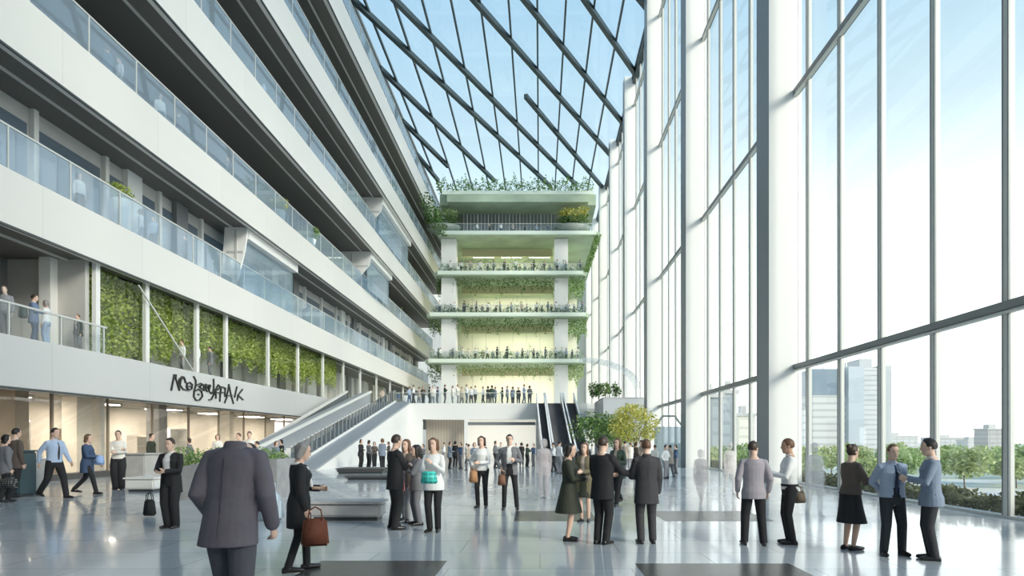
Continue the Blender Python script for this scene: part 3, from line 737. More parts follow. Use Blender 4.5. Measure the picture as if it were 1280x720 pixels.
bm = BM(); box(bm, 10.25, 13.2, -4, 128, -7, -.02); struct('terrace_edge', bm, mat('plinth_stone', (.5, .5, .48), .7), label='stone plinth outside the foot of the glass wall', cat='plinth')
rng = random.Random(31); bm = BM()
for q in range(15000):
    y = 8 + 52 * rng.random() ** 1.5; z = rng.uniform(0, .40 + .08 * math.sin(y * 2.3) + .05 * math.sin(y * 7)); leaf(bm, Vector((rng.uniform(.1, .85), y, z)), rng.uniform(.10, .21), rng)
o = build('leaf_hedge', bm, leaf_mat('hedge_leaves', (.07, .08, .04), (.13, .15, .07), (.24, .25, .14)), loc=(10.4, 0, 0)); o.name = 'low_hedge'; tag(o, 'low dark hedge running outside the foot of the glass wall', 'hedge')
rng = random.Random(32)
OUTG = leaf_mat('park_leaves', (.26, .32, .14), (.42, .50, .22), (.58, .62, .34))
tr0 = []
for k in range(3):
    tt = bush('outdoor_tree', None, 'tree', (0, 0, 0), (5.0, 5.0, 2.9), 1500, .8, [OUTG, OUTG, PALEG][k], 300 + k, trunk=1.5); tr0.append(tt)
spots = []
for row, (Yt, n) in enumerate(((122, 15), (146, 16), (180, 14), (225, 10))):
    for q in range(n):
        x = 26 + row * 9 + q * (8.6 + row * 3.0) + rng.uniform(-2.5, 2.5)
        if x / Yt > 1.1: continue
        spots.append((x, Yt + rng.uniform(-6, 6), row))
used = [False] * 3
side = ['nearest row of trees outside, towards the pale road', 'second row of trees outside the glass', 'third row of trees outside the glass', 'hazy far row of trees outside the glass']
for j, (x, y, row) in enumerate(spots):
    k = j % 3; o = tr0[k] if not used[k] else copy_tree(tr0[k]); used[k] = True
    s = rng.uniform(.8, 1.15) * (1.0 + .02 * row)
    o.location = (x, y, GZ); o.scale = (s, s, s); o.rotation_euler = (0, 0, rng.uniform(0, 6)); tag(o, 'leafy green park tree in the ' + side[row], 'tree', 'park trees row %s outside' % ['one', 'two', 'three', 'four'][row])
# far buildings
HAZE1 = (.72, .74, .74); HAZE2 = (.60, .66, .69)
def highrise():
    t = thing('office_tower', 'pale high-rise with striped floors and dark glass crown outside', 'building', (0, 300, GZ)); t.location = (147, 300, GZ)
    k = 300 / F
    X = lambda px: (px - VX) * k - 147
    Zp = lambda py: EYE + (VY - py) * k - GZ
    st = seam_mat('striped_floors', (.50, .51, .50), 400, 3.2, gap=.55, seam=.72, axes='XZ')
    st2 = seam_mat('striped_floors_side', (.47, .49, .50), 400, 2.3, gap=.35, seam=.72, axes='XZ')
    bm = BM(); box(bm, X(1016), X(1057), 0, 26, 0, Zp(494)); build('striped_block', bm, st, t)
    bm = BM(); box(bm, X(1016), X(1052), .2, 26, Zp(494), Zp(461)); build('glass_crown', bm, mat('crown_glass', (.15, .21, .26), .25), t)
    bm = BM(); box(bm, X(1057), X(1076), -3, 24, 0, Zp(459)); build('lift_shaft', bm, mat('shaft', (.38, .43, .47), .5), t)
    bm = BM(); box(bm, X(1076), X(1104), -1, 24, 0, Zp(460)); build('striped_block', bm, st2, t)
    bm = BM(); box(bm, X(1104), X(1119), 3, 22, 0, Zp(456)); build('side_block', bm, mat('side_block', (.40, .42, .43), .5), t)
    bm = BM(); box(bm, X(1081), X(1097), 5, 20, Zp(460), Zp(447)); build('roof_plant', bm, mat('side_block', (.40, .42, .43), .5), t)
    for px in (1035, 1062, 1066, 1085, 1090): bm = BM(); box(bm, X(px) - .25, X(px) + .25, 6, 6.5, Zp(462), Zp(440)); build('mast', bm, ALU, t)
highrise()
def block(px0, px1, pyt, Y, label, col, stripes=3.0, winx=5.0):
    a = at(px0, 560, Y); c = at(px1, pyt, Y)
    t = thing('distant_building', label, 'building', ((a.x + c.x) / 2, Y, GZ))
    w = c.x - a.x
    m = seam_mat('facade_%d_%d' % (px0, Y), col, winx, stripes, gap=.5, seam=.8, axes='XZ')
    bm = BM(); box(bm, -w / 2, w / 2, 0, w, 0, c.z - GZ); build('body', bm, m, t)
    bm = BM(); box(bm, -w / 2 - .5, w / 2 + .5, -.5, w + .5, c.z - GZ, c.z - GZ + 1); build('parapet', bm, mat('parapet', (.46, .46, .45), .6), t)
    bm = BM(); box(bm, -w * .25, w * .1, w * .3, w * .7, c.z - GZ + 1, c.z - GZ + 3.5); build('roof_plant', bm, mat('parapet', (.46, .46, .45), .6), t)
block(1235, 1261, 537, 420, 'small grey apartment block on the hazy skyline', (.36, .36, .35))
block(1105, 1148, 546, 520, 'low pale block on the skyline beside the high-rise', (.48, .49, .49))
block(1172, 1208, 548, 600, 'wide low pale block on the skyline past the seated hedge', (.48, .49, .50))
block(1210, 1232, 551, 560, 'lowest pale block on the hazy skyline', (.50, .51, .51))
block(876, 903, 497, 150, 'grey office block with dark window grid seen between two columns', (.30, .34, .37), 3.4, 4.0)
block(905, 921, 492, 170, 'slimmer grey office block behind the window grid block', (.36, .40, .43), 3.2, 3.0)
block(922, 944, 520, 210, 'pale low office block seen beside the nearest tall column', (.72, .70, .62))
block(1006, 1014, 512, 260, 'thin pale block beside the striped high-rise', (.74, .74, .72))
# ------------------------------------------------------------------ people
def fabric(name, col, rough=.8, bump=.35):
    return mat('cloth_' + name, col, rough, bump=bump, bscale=14)
SK1 = mat('skin_light', (.74, .50, .38), .55); SK2 = mat('skin_tan', (.55, .34, .23), .55); SK3 = mat('skin_pale', (.82, .62, .50), .55)
HB = mat('hair_black', (.018, .014, .012), .5); HD = mat('hair_dark_brown', (.05, .03, .02), .5); HR = mat('hair_brown', (.14, .07, .035), .5); HG = mat('hair_grey', (.30, .28, .26), .5)
SHOE = mat('shoe_black', (.015, .014, .014), .3); LIP = mat('lip', (.45, .18, .15), .5); EYEM = mat('eye_dark', (.02, .015, .01), .2)
CB = fabric('black', (.016, .016, .018)); CCH = fabric('charcoal', (.045, .043, .048)); CNV = fabric('navy', (.05, .085, .16)); CW = fabric('white', (.82, .82, .80)); CCR = fabric('cream', (.80, .76, .68))
CLB = fabric('light_blue', (.42, .52, .68)); CGB = fabric('grey_blue', (.20, .24, .30)); CG = fabric('grey', (.18, .18, .19)); CBR = fabric('brown', (.11, .085, .07)); CLV = fabric('lavender_grey', (.36, .33, .36))
COL_ = fabric('olive_black', (.035, .04, .025)); CBE = fabric('beige', (.50, .42, .34)); CPK = fabric('coral_pink', (.75, .22, .20)); CTQ = fabric('turquoise', (.04, .50, .42)); CGR = fabric('mid_grey', (.30, .30, .31)); CDG = fabric('dark_green', (.04, .07, .05))
SUITG = mat('cloth_suit_grey', (.135, .12, .14), .75, bump=.5, bscale=9, vary=.10, vscale=5)

def ghost(name, col, alpha):
    if name in MATS: return MATS[name]
    m = bpy.data.materials.new(name); m.use_nodes = True; nt = m.node_tree; b = nt.nodes['Principled BSDF']
    b.inputs['Base Color'].default_value = (*col, 1); b.inputs['Roughness'].default_value = .9; b.inputs['Alpha'].default_value = alpha
    MATS[name] = m; return m

def remeshed(bm, voxel, smooth_it=4, name='m'):
    me = bpy.data.meshes.new(name); bmesh.ops.recalc_face_normals(bm, faces=bm.faces[:]); bm.to_mesh(me); bm.free()
    o = bpy.data.objects.new('tmp', me); COL.objects.link(o)
    r = o.modifiers.new('r', 'REMESH'); r.mode = 'VOXEL'; r.voxel_size = voxel; r.use_smooth_shade = True
    if smooth_it:
        s = o.modifiers.new('s', 'SMOOTH'); s.factor = .5; s.iterations = smooth_it
    dg = bpy.context.evaluated_depsgraph_get()
    out = bpy.data.meshes.new_from_object(o.evaluated_get(dg)); out.name = name
    bpy.data.objects.remove(o); bpy.data.meshes.remove(me)
    return out

def ik(a, c, l1, l2, hint):
    d = c - a; L = d.length
    if L > (l1 + l2) * .995: c = a + d.normalized() * (l1 + l2) * .995; d = c - a; L = d.length
    x = (l1 * l1 - l2 * l2 + L * L) / (2 * L); h = math.sqrt(max(0, l1 * l1 - x * x))
    dn = d.normalized(); n = hint - dn * hint.dot(dn)
    return a + dn * x + n.normalized() * h, c

ARMS = {'down': ((.035, .05, -.53), (.3, -.8, 0)), 'pocketin': ((.01, .12, -.44), (.25, -1, 0)), 'pocket': ((.06, .08, -.45), (.45, -1, 0)), 'front': ((-.13, .27, -.28), (.7, -.5, -.5)), 'phone': ((-.10, .25, -.10), (.6, -.2, -1)),
        'behind': ((-.12, -.14, -.42), (1, -.6, 0)), 'out': ((.06, .42, -.26), (.5, -.3, -1)), 'crossed': ((-.27, .20, -.20), (.7, .1, -.7)), 'face': ((-.08, .20, .02), (.5, .1, -1)),
        'swingf': ((.05, .22, -.47), (.4, -.8, 0)), 'swingb': ((.04, -.20, -.48), (.4, -.8, 0)), 'hip': ((.03, .10, -.41), (.6, -.8, 0)), 'hold': ((-.06, .30, -.22), (.6, -.4, -.8)), 'wide': ((.07, .06, -.50), (.35, -.7, 0))}
LEGS = {'stand': ((.10, 0, 0), (.10, 0, 0)), 'wide': ((.15, .02, 0), (.15, -.02, 0)), 'close': ((.075, .0, 0), (.075, .02, 0)), 'stride': ((.08, .30, 0), (.08, -.34, .07)), 'strideL': ((.08, -.34, .07), (.08, .30, 0)),
        'step': ((.09, .14, 0), (.10, -.12, .01)), 'weight': ((.07, .0, 0), (.15, .08, 0)), 'vee': ((.17, .0, 0), (.13, .04, 0))}

def skeleton(P):
    fem = P.get('fem', False); J = {}
    lean = R(P.get('lean', 0)); RX = Matrix.Rotation(-lean, 3, 'X')
    legs = LEGS[P.get('legs', 'stand')]
    drop = .035 if 'stride' in P.get('legs', '') else 0
    pel = Vector((P.get('sway', 0), 0, .95 - drop)); J['pel'] = pel
    T = lambda x, y, z: pel + RX @ Vector((x, y, z))
    J['T'] = T; J['RX'] = RX
    sw = .155 if fem else .182
    for s, k, a in ((-1, 'L', P.get('armL', 'down')), (1, 'R', P.get('armR', 'down'))):
        sh = T(s * sw, 0, .438); (o, f, u), h = ARMS[a]
        w = sh + RX @ Vector((s * o, f, u)) if a not in ('down', 'pocket', 'swingf', 'swingb', 'wide') else sh + Vector((s * o, f, u))
        el, w = ik(sh, w, .29, .25, Vector((s * h[0], h[1], h[2])))
        J['sh' + k], J['el' + k], J['wr' + k] = sh, el, w
    for s, k, (o, f, u) in ((-1, 'L', legs[0]), (1, 'R', legs[1])):
        hp = pel + Vector((s * .09, 0, -.03)); an = Vector((s * o + pel.x * .3, f - .03, .085 + u))
        kn, an = ik(hp, an, .43, .415, Vector((s * .12, 1, 0)))
        J['hp' + k], J['kn' + k], J['an' + k] = hp, kn, an
    J['neck'] = T(0, -.005, .53)
    RH = RX @ Matrix.Rotation(R(P.get('hyaw', 0)), 3, 'Z') @ Matrix.Rotation(-R(P.get('hpitch', 6)), 3, 'X')
    J['RH'] = RH; J['head'] = J['neck'] + RX @ Matrix.Rotation(-R(P.get('hpitch', 6)) * .8, 3, 'X') @ Vector((0, .02, .15))
    return J

def torso_rings(J, fem, inf=0.0, z0=-.12, z1=.54):
    T = J['T']; RX = J['RX']
    base = ([(-.14, .150, .105, 0), (-.04, .172, .122, -.005), (.03, .160, .112, 0), (.13, .125, .09, .005), (.25, .138, .10, .012), (.35, .152, .118, .02), (.43, .145, .092, .0), (.49, .095, .07, -.01), (.54, .052, .052, -.01)] if fem else
            [(-.14, .148, .105, 0), (-.04, .165, .118, 0), (.03, .160, .112, 0), (.13, .150, .105, .005), (.25, .160, .112, .01), (.35, .178, .12, .012), (.43, .165, .10, .0), (.49, .098, .075, -.01), (.54, .06, .06, -.01)])
    out = []
    for z, a, b, f in base:
        if z < z0 - .001 or z > z1 + .001: continue
        out.append((T(0, f, z), RX @ Vector((a + inf, 0, 0)), RX @ Vector((0, b + inf, 0))))
    return out

def add_head(bm, J):
    H = J['head']; M = J['RH']
    rings = []
    for z, a, b, f in ((-.122, .022, .022, .060), (-.112, .036, .040, .050), (-.09, .050, .066, .030), (-.055, .062, .084, .012), (-.02, .069, .092, .004), (.02, .073, .097, 0), (.06, .073, .096, -.003), (.09, .060, .080, -.005), (.112, .036, .050, -.006), (.12, .012, .018, -.006)):
        rings.append((H + M @ Vector((0, f, z)), M @ Vector((a, 0, 0)), M @ Vector((0, b, 0))))
    loft(bm, rings, 16)
    limb(bm, [H + M @ Vector((0, .090, .022)), H + M @ Vector((0, .104, -.005)), H + M @ Vector((0, .112, -.026))], [.008, .010, .014], 8)
    ball(bm, H + M @ Vector((0, .088, -.060)), (.024, .014, .012), 8, rot=M)
    ball(bm, H + M @ Vector((0, .086, .034)), (.05, .012, .008), 8, rot=M)
    for s in (-1, 1): ball(bm, H + M @ Vector((s * .075, -.005, -.01)), (.010, .022, .032), 8, rot=M)
    limb(bm, [J['neck'] - J['RX'] @ Vector((0, 0, .05)), J['neck'] + (H - J['neck']) * .3, H + M @ Vector((0, -.005, -.06))], [.064, .056, .054], 12)

def add_hand(bm, el, w, s, inward, curl=.5, fine=True):
    d = (w - el).normalized(); n = (inward - d * inward.dot(d)); n = n.normalized() if n.length > 1e-3 else Vector((1, 0, 0)); c = d.cross(n)      # palm normal n, across c
    if not fine:
        limb(bm, [w, w + d * .08, w + d * .15 + n * .02], [.028, .036, .022], 8, flat=(n, .6)); return
    if c.y < 0: c = -c                       # thumb side points forward
    limb(bm, [w - d * .01, w + d * .04, w + d * .088], [.027, .038, .040], 10, flat=(n, .42))
    for q, (o, l) in enumerate(((.030, .072), (.010, .080), (-.010, .075), (-.029, .060))):
        k = w + d * .088 + c * o; a1 = curl * .9; a2 = curl * 1.9
        m1 = k + (d * math.cos(a1) + n * math.sin(a1)) * l * .55; m2 = m1 + (d * math.cos(a2) + n * math.sin(a2)) * l * .5
        limb(bm, [k - d * .01, m1, m2], [.0098, .0088, .0075], 8)
    t0 = w + d * .028 + c * .026; t1 = t0 + (d * .6 + c * .75 + n * .25).normalized() * .042; t2 = t1 + (d * .9 + c * .2 + n * .4).normalized() * .032
    limb(bm, [t0, t1, t2], [.014, .0115, .009], 8)

def make_person(P):
    """P: dictionary that describes one figure; returns {part name: mesh} in metres for a 1.75 m body, feet at z = 0, facing +Y"""
    J = skeleton(P); fem = P.get('fem', False); T = J['T']; RX = J['RX']; res = P.get('res', .012); fine = res < .016
    skin = P.get('skin', SK1); parts = []
    # body
    bm = BM(); loft(bm, torso_rings(J, fem), 16)
    ball(bm, T(0, 0, -.12), (.14, .10, .06), 12)
    for s, k in ((-1, 'L'), (1, 'R')):
        limb(bm, [T(s * .06, 0, .462), J['sh' + k], J['el' + k], J['el' + k].lerp(J['wr' + k], .35), J['wr' + k]], [.048, .048 if not fem else .042, .040 if not fem else .034, .038 if not fem else .032, .026], 12)
        inward = Vector((-s, .15, 0))
        add_hand(bm, J['el' + k], J['wr' + k], s, inward, P.get('curl', .45), fine)
        hp, kn, an = J['hp' + k], J['kn' + k], J['an' + k]
        limb(bm, [hp, hp.lerp(kn, .5), kn, kn.lerp(an, .3), an], [.088, .074, .055, .056, .036], 12)
        toe = Vector((s * .03, .15, -.055 if an.z < .12 else -.09))
        limb(bm, [an + Vector((0, -.035, -.045)), an + Vector((0, .03, -.04)), an + toe], [.034, .036, .026], 10)
    add_head(bm, J)
    parts.append(('body', remeshed(bm, min(res, .010) if fine else res, 3, 'body'), skin))
    # hair
    H = J['head']; M = J['RH']; hair = P.get('hair', HD); st = P.get('style', 'short')
    bm = BM(); n = 20; kk = 14; loops = []
    for i in range(kk + 1):
        t = math.pi * min(max(i / kk, .02), .98); loop = []
        for q in range(n):
            a = 2 * math.pi * q / n; x, y, z = math.sin(t) * math.cos(a), math.sin(t) * math.sin(a), math.cos(t)
            r = 1.0
            front = y > (.52 if st == 'short' else .38)
            if front and z < (.46 if abs(x) < .6 else .30): r = .80
            if z < (-.62 if st == 'short' else -.8): r = .80
            if st == 'short' and z < -.20 and y > .02: r = .80
            if front and z < -.1: r = .80
            loop.append(bm.verts.new(H + M @ (Vector((x * .083, y * .107 - .006, z * .112 + .016)) * r)))
        loops.append(loop)
    for a_, b_ in zip(loops, loops[1:]):
        for q in range(n): bm.faces.new((a_[q], b_[q], b_[(q + 1) % n], a_[(q + 1) % n]))
    bm.faces.new(loops[0]); bm.faces.new(list(reversed(loops[-1])))
    if st == 'long':
        limb(bm, [H + M @ Vector((0, -.05, .04)), H + M @ Vector((0, -.075, -.10)), H + RX @ Vector((0, -.085, -.25))], [.085, .078, .055], 12, flat=(M @ Vector((1, 0, 0)), 1.0))
        for s in (-1, 1): limb(bm, [H + M @ Vector((s * .06, .0, .05)), H + M @ Vector((s * .072, .01, -.07)), H + M @ Vector((s * .07, .0, -.18))], [.03, .028, .018], 8)
    if st == 'bob':
        for s in (-1, 0, 1): limb(bm, [H + M @ Vector((s * .06, -.03, .05)), H + M @ Vector((s * .065, -.04, -.09))], [.045, .042], 10)
    if st == 'bun':
        ball(bm, H + M @ Vector((0, -.10, .07)), .045, 10)
    if P.get('messy'):
        rg = random.Random(4)
        for q in range(14):
            v = Vector((rg.gauss(0, 1), rg.gauss(-.3, 1), abs(rg.gauss(.6, .6)))).normalized(); ball(bm, H + M @ Vector((v.x * .07, v.y * .085, .03 + v.z * .085)), .024, 8)
    parts.append(('hair', remeshed(bm, max(.009, res * .8), 2, 'hair'), hair))
    # lower clothing
    low = P.get('low', CB)
    if not P.get('skirt'):
        w = P.get('legw', 1.0)
        bm = BM(); loft(bm, [r for r in torso_rings(J, fem, .014, -.14, .13)], 16)
        ball(bm, T(0, 0, -.10), (.158, .118, .075), 14)
        for s, k in ((-1, 'L'), (1, 'R')):
            hp, kn, an = J['hp' + k], J['kn' + k], J['an' + k]
            limb(bm, [hp, hp.lerp(kn, .5), kn, kn.lerp(an, .5), an + (an - kn).normalized() * .015], [.104, .092 * w, .076 * w, .070 * w, .064 * w], 14)
        # creases at the knee and ankle
        parts.append(('trousers', remeshed(bm, res, 3, 'trousers'), low))
    else:
        L = P['skirt']; bm = BM()
        rr = torso_rings(J, fem, .018, -.04, .13)
        ms = (J['knL'] + J['knR']) * .5
        bot = Vector((ms.x, ms.y * .5, .95 - L)); sp = abs(J['knL'].x - J['knR'].x) / 2 + abs(J['knL'].y - J['knR'].y) * .3
        fl = P.get('flare', .07)
        loft(bm, [(bot, Vector((.13 + fl + sp * .3, 0, 0)), Vector((0, .12 + fl * .8 + sp * .2, 0))), (bot.lerp(rr[0][0], .5), Vector((.165 + fl * .5, 0, 0)), Vector((0, .13 + fl * .4, 0)))] + rr, 20)
        parts.append(('skirt', remeshed(bm, res, 2, 'skirt'), low))
    # shoes
    for s, k in ((-1, 'L'), (1, 'R')):
        an = J['an' + k]; bm = BM(); up = 0 if an.z < .12 else -.03
        limb(bm, [an + Vector((0, -.045, -.045)), an + Vector((s * .008, .04, -.046 + up * .3)), an + Vector((s * .03, .165, -.056 + up))], [.042, .044, .030], 12)
        if not P.get('skirt'): limb(bm, [an + Vector((0, 0, -.03)), an + Vector((0, -.005, .03))], [.046, .044], 10)
        box(bm, an.x - .030, an.x + .030, an.y - .085, an.y - .015, an.z - .085, an.z - .04)
        parts.append(('shoe', remeshed(bm, max(res, .009), 2, 'shoe'), P.get('shoe', SHOE)))
    # shirt
    up = P.get('up', CW); rolled = P.get('rolled', 0)
    def sleeves(bm, inf, cut, bag=1.0):
        for s, k in ((-1, 'L'), (1, 'R')):
            sh, el, wr = J['sh' + k], J['el' + k], J['wr' + k]; e = el.lerp(wr, cut)
            limb(bm, [T(s * .06, 0, .458), sh, sh.lerp(el, .5), el, e], [.050 + inf * .6, .048 + inf * .75 - (.006 if fem else 0), (.045 + inf * .8) * bag, (.040 + inf * .8) * bag, .034 + inf * .7 * bag], 14)
    if up is not None:
        bm = BM(); rr = torso_rings(J, fem, .012 if P.get('jacket') else .020, -.04, .49)
        if not P.get('tuck', 1): rr = [(T(0, 0, -.17), RX @ Vector((.202, 0, 0)), RX @ Vector((0, .165, 0))), (T(0, 0, -.05), RX @ Vector((.202, 0, 0)), RX @ Vector((0, .162, 0)))] + rr[1:]
        loft(bm, rr, 18)
        if not P.get('jacket'): sleeves(bm, .012, .9 - rolled, 1.12)
        parts.append(('shirt', remeshed(bm, res, 3, 'shirt'), up))
        if not fem or P.get('collar'):
            bm = BM(); c = J['neck'] - RX @ Vector((0, 0, .01))
            loft(bm, [(c - RX @ Vector((0, 0, .035)), RX @ Vector((.078, 0, 0)), RX @ Vector((0, .072, 0))), (c + RX @ Vector((0, 0, .022)), RX @ Vector((.066, 0, 0)), RX @ Vector((0, .064, 0)))], 16)
            parts.append(('collar', remeshed(bm, .009, 1, 'collar'), P.get('collarm', up)))
    if P.get('tie'):
        bm = BM(); f0 = .125
        pts = [T(0, .085, .47), T(0, .118, .43), T(0, f0 + .025, .33), T(0, f0 + .022, .18), T(0, f0 + .015, .04)]
        limb(bm, pts, [.014, .018, .026, .032, .022], 8, flat=(Vector((0, 1, 0)), .3))
        parts.append(('tie', remeshed(bm, .008, 0, 'tie'), P['tie']))
    if P.get('jacket'):
        hem = P.get('hem', .22); inf = P.get('jinf', .032)
        bm = BM(); rr = torso_rings(J, fem, inf, -.04, .49)
        b0 = T(0, -.004, -hem)
        fl = P.get('jflare', .01)
        loft(bm, [(b0, Vector((.172 + inf + fl, 0, 0)), Vector((0, .118 + inf + fl, 0)))] + rr, 22)
        sleeves(bm, .020 if not P.get('bulky') else .028, .96, 1.05)
        # lapel line / shoulder pads
        for s in (-1, 1): ball(bm, T(s * (.135 if not fem else .115), 0, .462), (.05, .06, .028), 10)
        me = remeshed(bm, res, 3, 'jacket')
        cut = P.get('open', 0)
        if cut:
            b2 = BM(); b2.from_mesh(me); inv = RX.inverted(); pel = J['pel']; dl = []
            for f in b2.faces:
                v = inv @ (f.calc_center_median() - pel)
                wv = cut if cut > .045 else cut * max(0, min(1, (v.z - .12) / .3))
                if v.z < 0: wv = cut * 1.25 if cut > .045 else 0
                if v.z > .40: wv *= .8
                if v.y > .02 and abs(v.x) < wv and v.z < .5: dl.append(f)
            bmesh.ops.delete(b2, geom=dl, context='FACES'); b2.to_mesh(me); b2.free()
        parts.append(('jacket', me, P['jacket']))
        if P.get('back_detail'):
            bm = BM(); beam(bm, T(0, -.150, .42), T(0, -.147, -.02), .004, .008); beam(bm, T(0, -.147, -.02), T(0, -.155, -hem + .01), .006, .012)
            parts.append(('back_seam', remeshed(bm, .004, 0, 'back_seam'), CCH))
            bm = BM(); c = J['neck'] - RX @ Vector((0, .004, .012))
            loft(bm, [(c - RX @ Vector((0, .01, .05)), RX @ Vector((.098, 0, 0)), RX @ Vector((0, .082, 0))), (c + RX @ Vector((0, -.004, .036)), RX @ Vector((.074, 0, 0)), RX @ Vector((0, .070, 0)))], 18)
            parts.append(('jacket_collar', remeshed(bm, .008, 1, 'jacket_collar'), P['jacket']))
    # face
    if fine and P.get('face', True):
        for s in (-1, 1):
            bm = BM(); ball(bm, H + M @ Vector((s * .028, .089, .010)), (.0095, .007, .007), 8, rot=M); parts.append(('eye', remeshed(bm, .004, 0, 'eye'), EYEM))
            bm = BM(); limb(bm, [H + M @ Vector((s * .014, .099, .033)), H + M @ Vector((s * .044, .090, .034))], [.005, .004], 6); parts.append(('eyebrow', remeshed(bm, .004, 0, 'eyebrow'), hair))
        bm = BM(); ball(bm, H + M @ Vector((0, .098, -.060)), (.022, .006, .006), 8, rot=M); parts.append(('mouth', remeshed(bm, .004, 0, 'mouth'), LIP))
    if P.get('belt'):
        bm = BM(); rr = torso_rings(J, fem, .026, .03, .03); c, u, v = rr[0]; loft(bm, [(c - Vector((0, 0, .02)), u, v), (c + Vector((0, 0, .02)), u, v)], 20)
        parts.append(('belt', remeshed(bm, .01, 0, 'belt'), P['belt']))
    if P.get('scarf'):
        bm = BM()
        for s in (-1, 1): limb(bm, [T(s * .03, -.085, .50), T(s * .075, -.03, .505), T(s * .075, .09, .44), T(s * .06, .15, .20)], [.022, .026, .026, .022], 10)
        parts.append(('scarf', remeshed(bm, .01, 1, 'scarf'), P['scarf']))
    if P.get('strap'):
        bm = BM(); limb(bm, [T(-.13, .03, .47), T(-.02, .155, .27), T(.15, .12, .0), T(.19, -.0, -.08)], [.014] * 4, 8); limb(bm, [T(-.13, .03, .48), T(0, -.16, .27), T(.15, -.12, .02), T(.19, 0, -.08)], [.014] * 4, 8)
        parts.append(('strap', remeshed(bm, .009, 0, 'strap'), P['strap']))
    return parts, J

UNDER = {'eye': 'body', 'eyebrow': 'body', 'mouth': 'body', 'collar': 'shirt', 'tie': 'shirt', 'back_seam': 'jacket', 'jacket_collar': 'jacket', 'belt': 'trousers'}
def attach(t, parts):
    made = {}
    for n, me, m in parts:
        me.materials.append(m); o = bpy.data.objects.new(n, me); COL.objects.link(o); o.parent = made.get(UNDER.get(n), t); made[n] = o
        for p in me.polygons: p.use_smooth = True

def person(px, feet_y, head_y, yaw, label, group=None, Y=None, z=0.0, name='person', **P):
    Yd = Y if Y else F * EYE / (feet_y - VY)
    top = EYE + (VY - head_y) * Yd / F - z
    s = min(2.1, max(1.4, top)) / 1.75 if not P.get('H') else P['H'] / 1.75
    parts, J = make_person(P)
    t = thing(name, label, 'person', ((px - VX) * Yd / F, Yd, z), R(yaw), group)
    t.scale = (s, s, s)
    lab = {'shoe': None}
    attach(t, parts)
    HANDS[t.name] = (t, J, s)
    return t
HANDS = {}
def hand_world(t, k='R', off=(0, 0, 0)):
    _, J, s = HANDS[t.name]; w = J['wr' + k] + (J['wr' + k] - J['el' + k]).normalized() * .09 + Vector(off)
    return Vector(t.location) + Matrix.Rotation(t.rotation_euler.z, 3, 'Z') @ (w * s)

# yaw 0 = seen from behind, 180 = facing the camera, 90 = facing the galleries, -90 = facing the glass wall
mainman = person(288, 809, 530, -4, 'tall man in dark grey suit seen from behind, head bowed, nearest of everyone', Y=5.2, H=1.95, fem=False, skin=SK1, hair=HD, low=fabric('trouser_grey', (.085, .085, .10)), jacket=SUITG, up=CW,
       hem=.20, jinf=.034, armL='pocketin', armR='wide', legs='step', hpitch=128, lean=9, back_detail=True, res=.010, legw=1.08, bulky=True, curl=.75, style='short', face=False)
p2 = person(374, 714, 552, -62, 'person in long black coat with white scarf and brown bag, beside the grey suited man', fem=True, hair=HG, messy=True, jacket=CB, up=CW, open=.05, hem=.36, scarf=CW, low=CB, legw=.78, legs='step', armL='front', armR='down', style='bob', hpitch=14, res=.010)
p3 = person(214, 660, 547, 176, 'man facing us in open black jacket and white shirt, hands clasped in front', fem=False, hair=HD, jacket=CB, up=CW, open=.075, hem=.26, low=CB, armL='front', armR='front', hpitch=10, res=.010, legw=1.15, legs='close')
p4 = person(68, 623, 533, -105, 'man walking in light blue shirt with dark waistcoat back, left of the blue coated walker', fem=False, hair=HB, up=CLB, low=CB, legs='stride', armL='swingf', armR='swingb', messy=True, tie=CCH, res=.012)
p4['label'] = 'striding man in pale blue shirt and black trousers before the shopfront'
p5 = person(109, 618, 541, -80, 'walker in navy blue coat carrying a blue and white bundle', fem=True, hair=HR, style='bob', jacket=CNV, up=CNV, hem=.30, low=CB, legs='strideL', armL='swingf', armR='front', legw=.85, res=.012)
p6 = person(148, 612, 538, -160, 'person in cream top and loose black trousers before the pale display unit', fem=True, hair=HB, up=CCR, low=CB, legw=1.35, legs='close', armL='front', armR='crossed', tuck=1, res=.012, style='short')
p7 = person(6, 628, 543, -30, 'person in grey jacket at the very edge of the hall holding a patterned bag', fem=True, hair=HB, jacket=CG, up=CW, low=CB, legs='step', style='bob', res=.014)
p7b = person(19, 622, 535, -20, 'taller person in grey-brown jacket walking just beyond the patterned bag', fem=False, hair=HB, jacket=CBR, up=CW, low=CB, legs='step', res=.014)
p8 = person(189, 596, 542, -95, 'distant person in dark vest standing between stone seat and open jacketed man', fem=True, hair=HB, jacket=COL_, up=CW, low=CGB, style='bun', res=.016)
p9 = person(299, 598, 541, 150, 'person with dark hair beyond the planter hedge, shorter of two', fem=True, hair=HR, up=CBE, low=CB, style='short', res=.016)
p10 = person(312, 597, 537, 190, 'taller curly haired person in cream shirt beyond the planter hedge', fem=False, hair=HD, messy=True, up=CCR, low=CGR, armL='front', armR='front', res=.016)
p10b = person(272, 590, 543, 200, 'person with brown hair whose head shows over the green hedge', fem=True, hair=HR, up=CCR, low=CGR, style='bob', res=.016)
p11 = person(494, 661, 543, -58, 'man all in black suit with arms crossed at the start of the central group', fem=False, hair=HD, jacket=CB, up=CB, low=CB, legs='wide', armL='crossed', armR='crossed', res=.010, legw=1.1, collarm=CB, hyaw=15, bulky=True)
p12 = person(508, 652, 549, 165, 'brown haired person in grey jacket with coral pink bag behind the man in black', fem=True, hair=HR, style='long', jacket=CBR, up=CBE, open=.05, low=CGR, legs='step', armR='front', res=.011)
p13 = person(521, 656, 556, 120, 'long dark haired person in brown-grey jacket beside the coral bag', fem=True, hair=HB, style='long', jacket=CG, up=CB, low=CG, hem=.2, legs='stand', armL='crossed', res=.011)
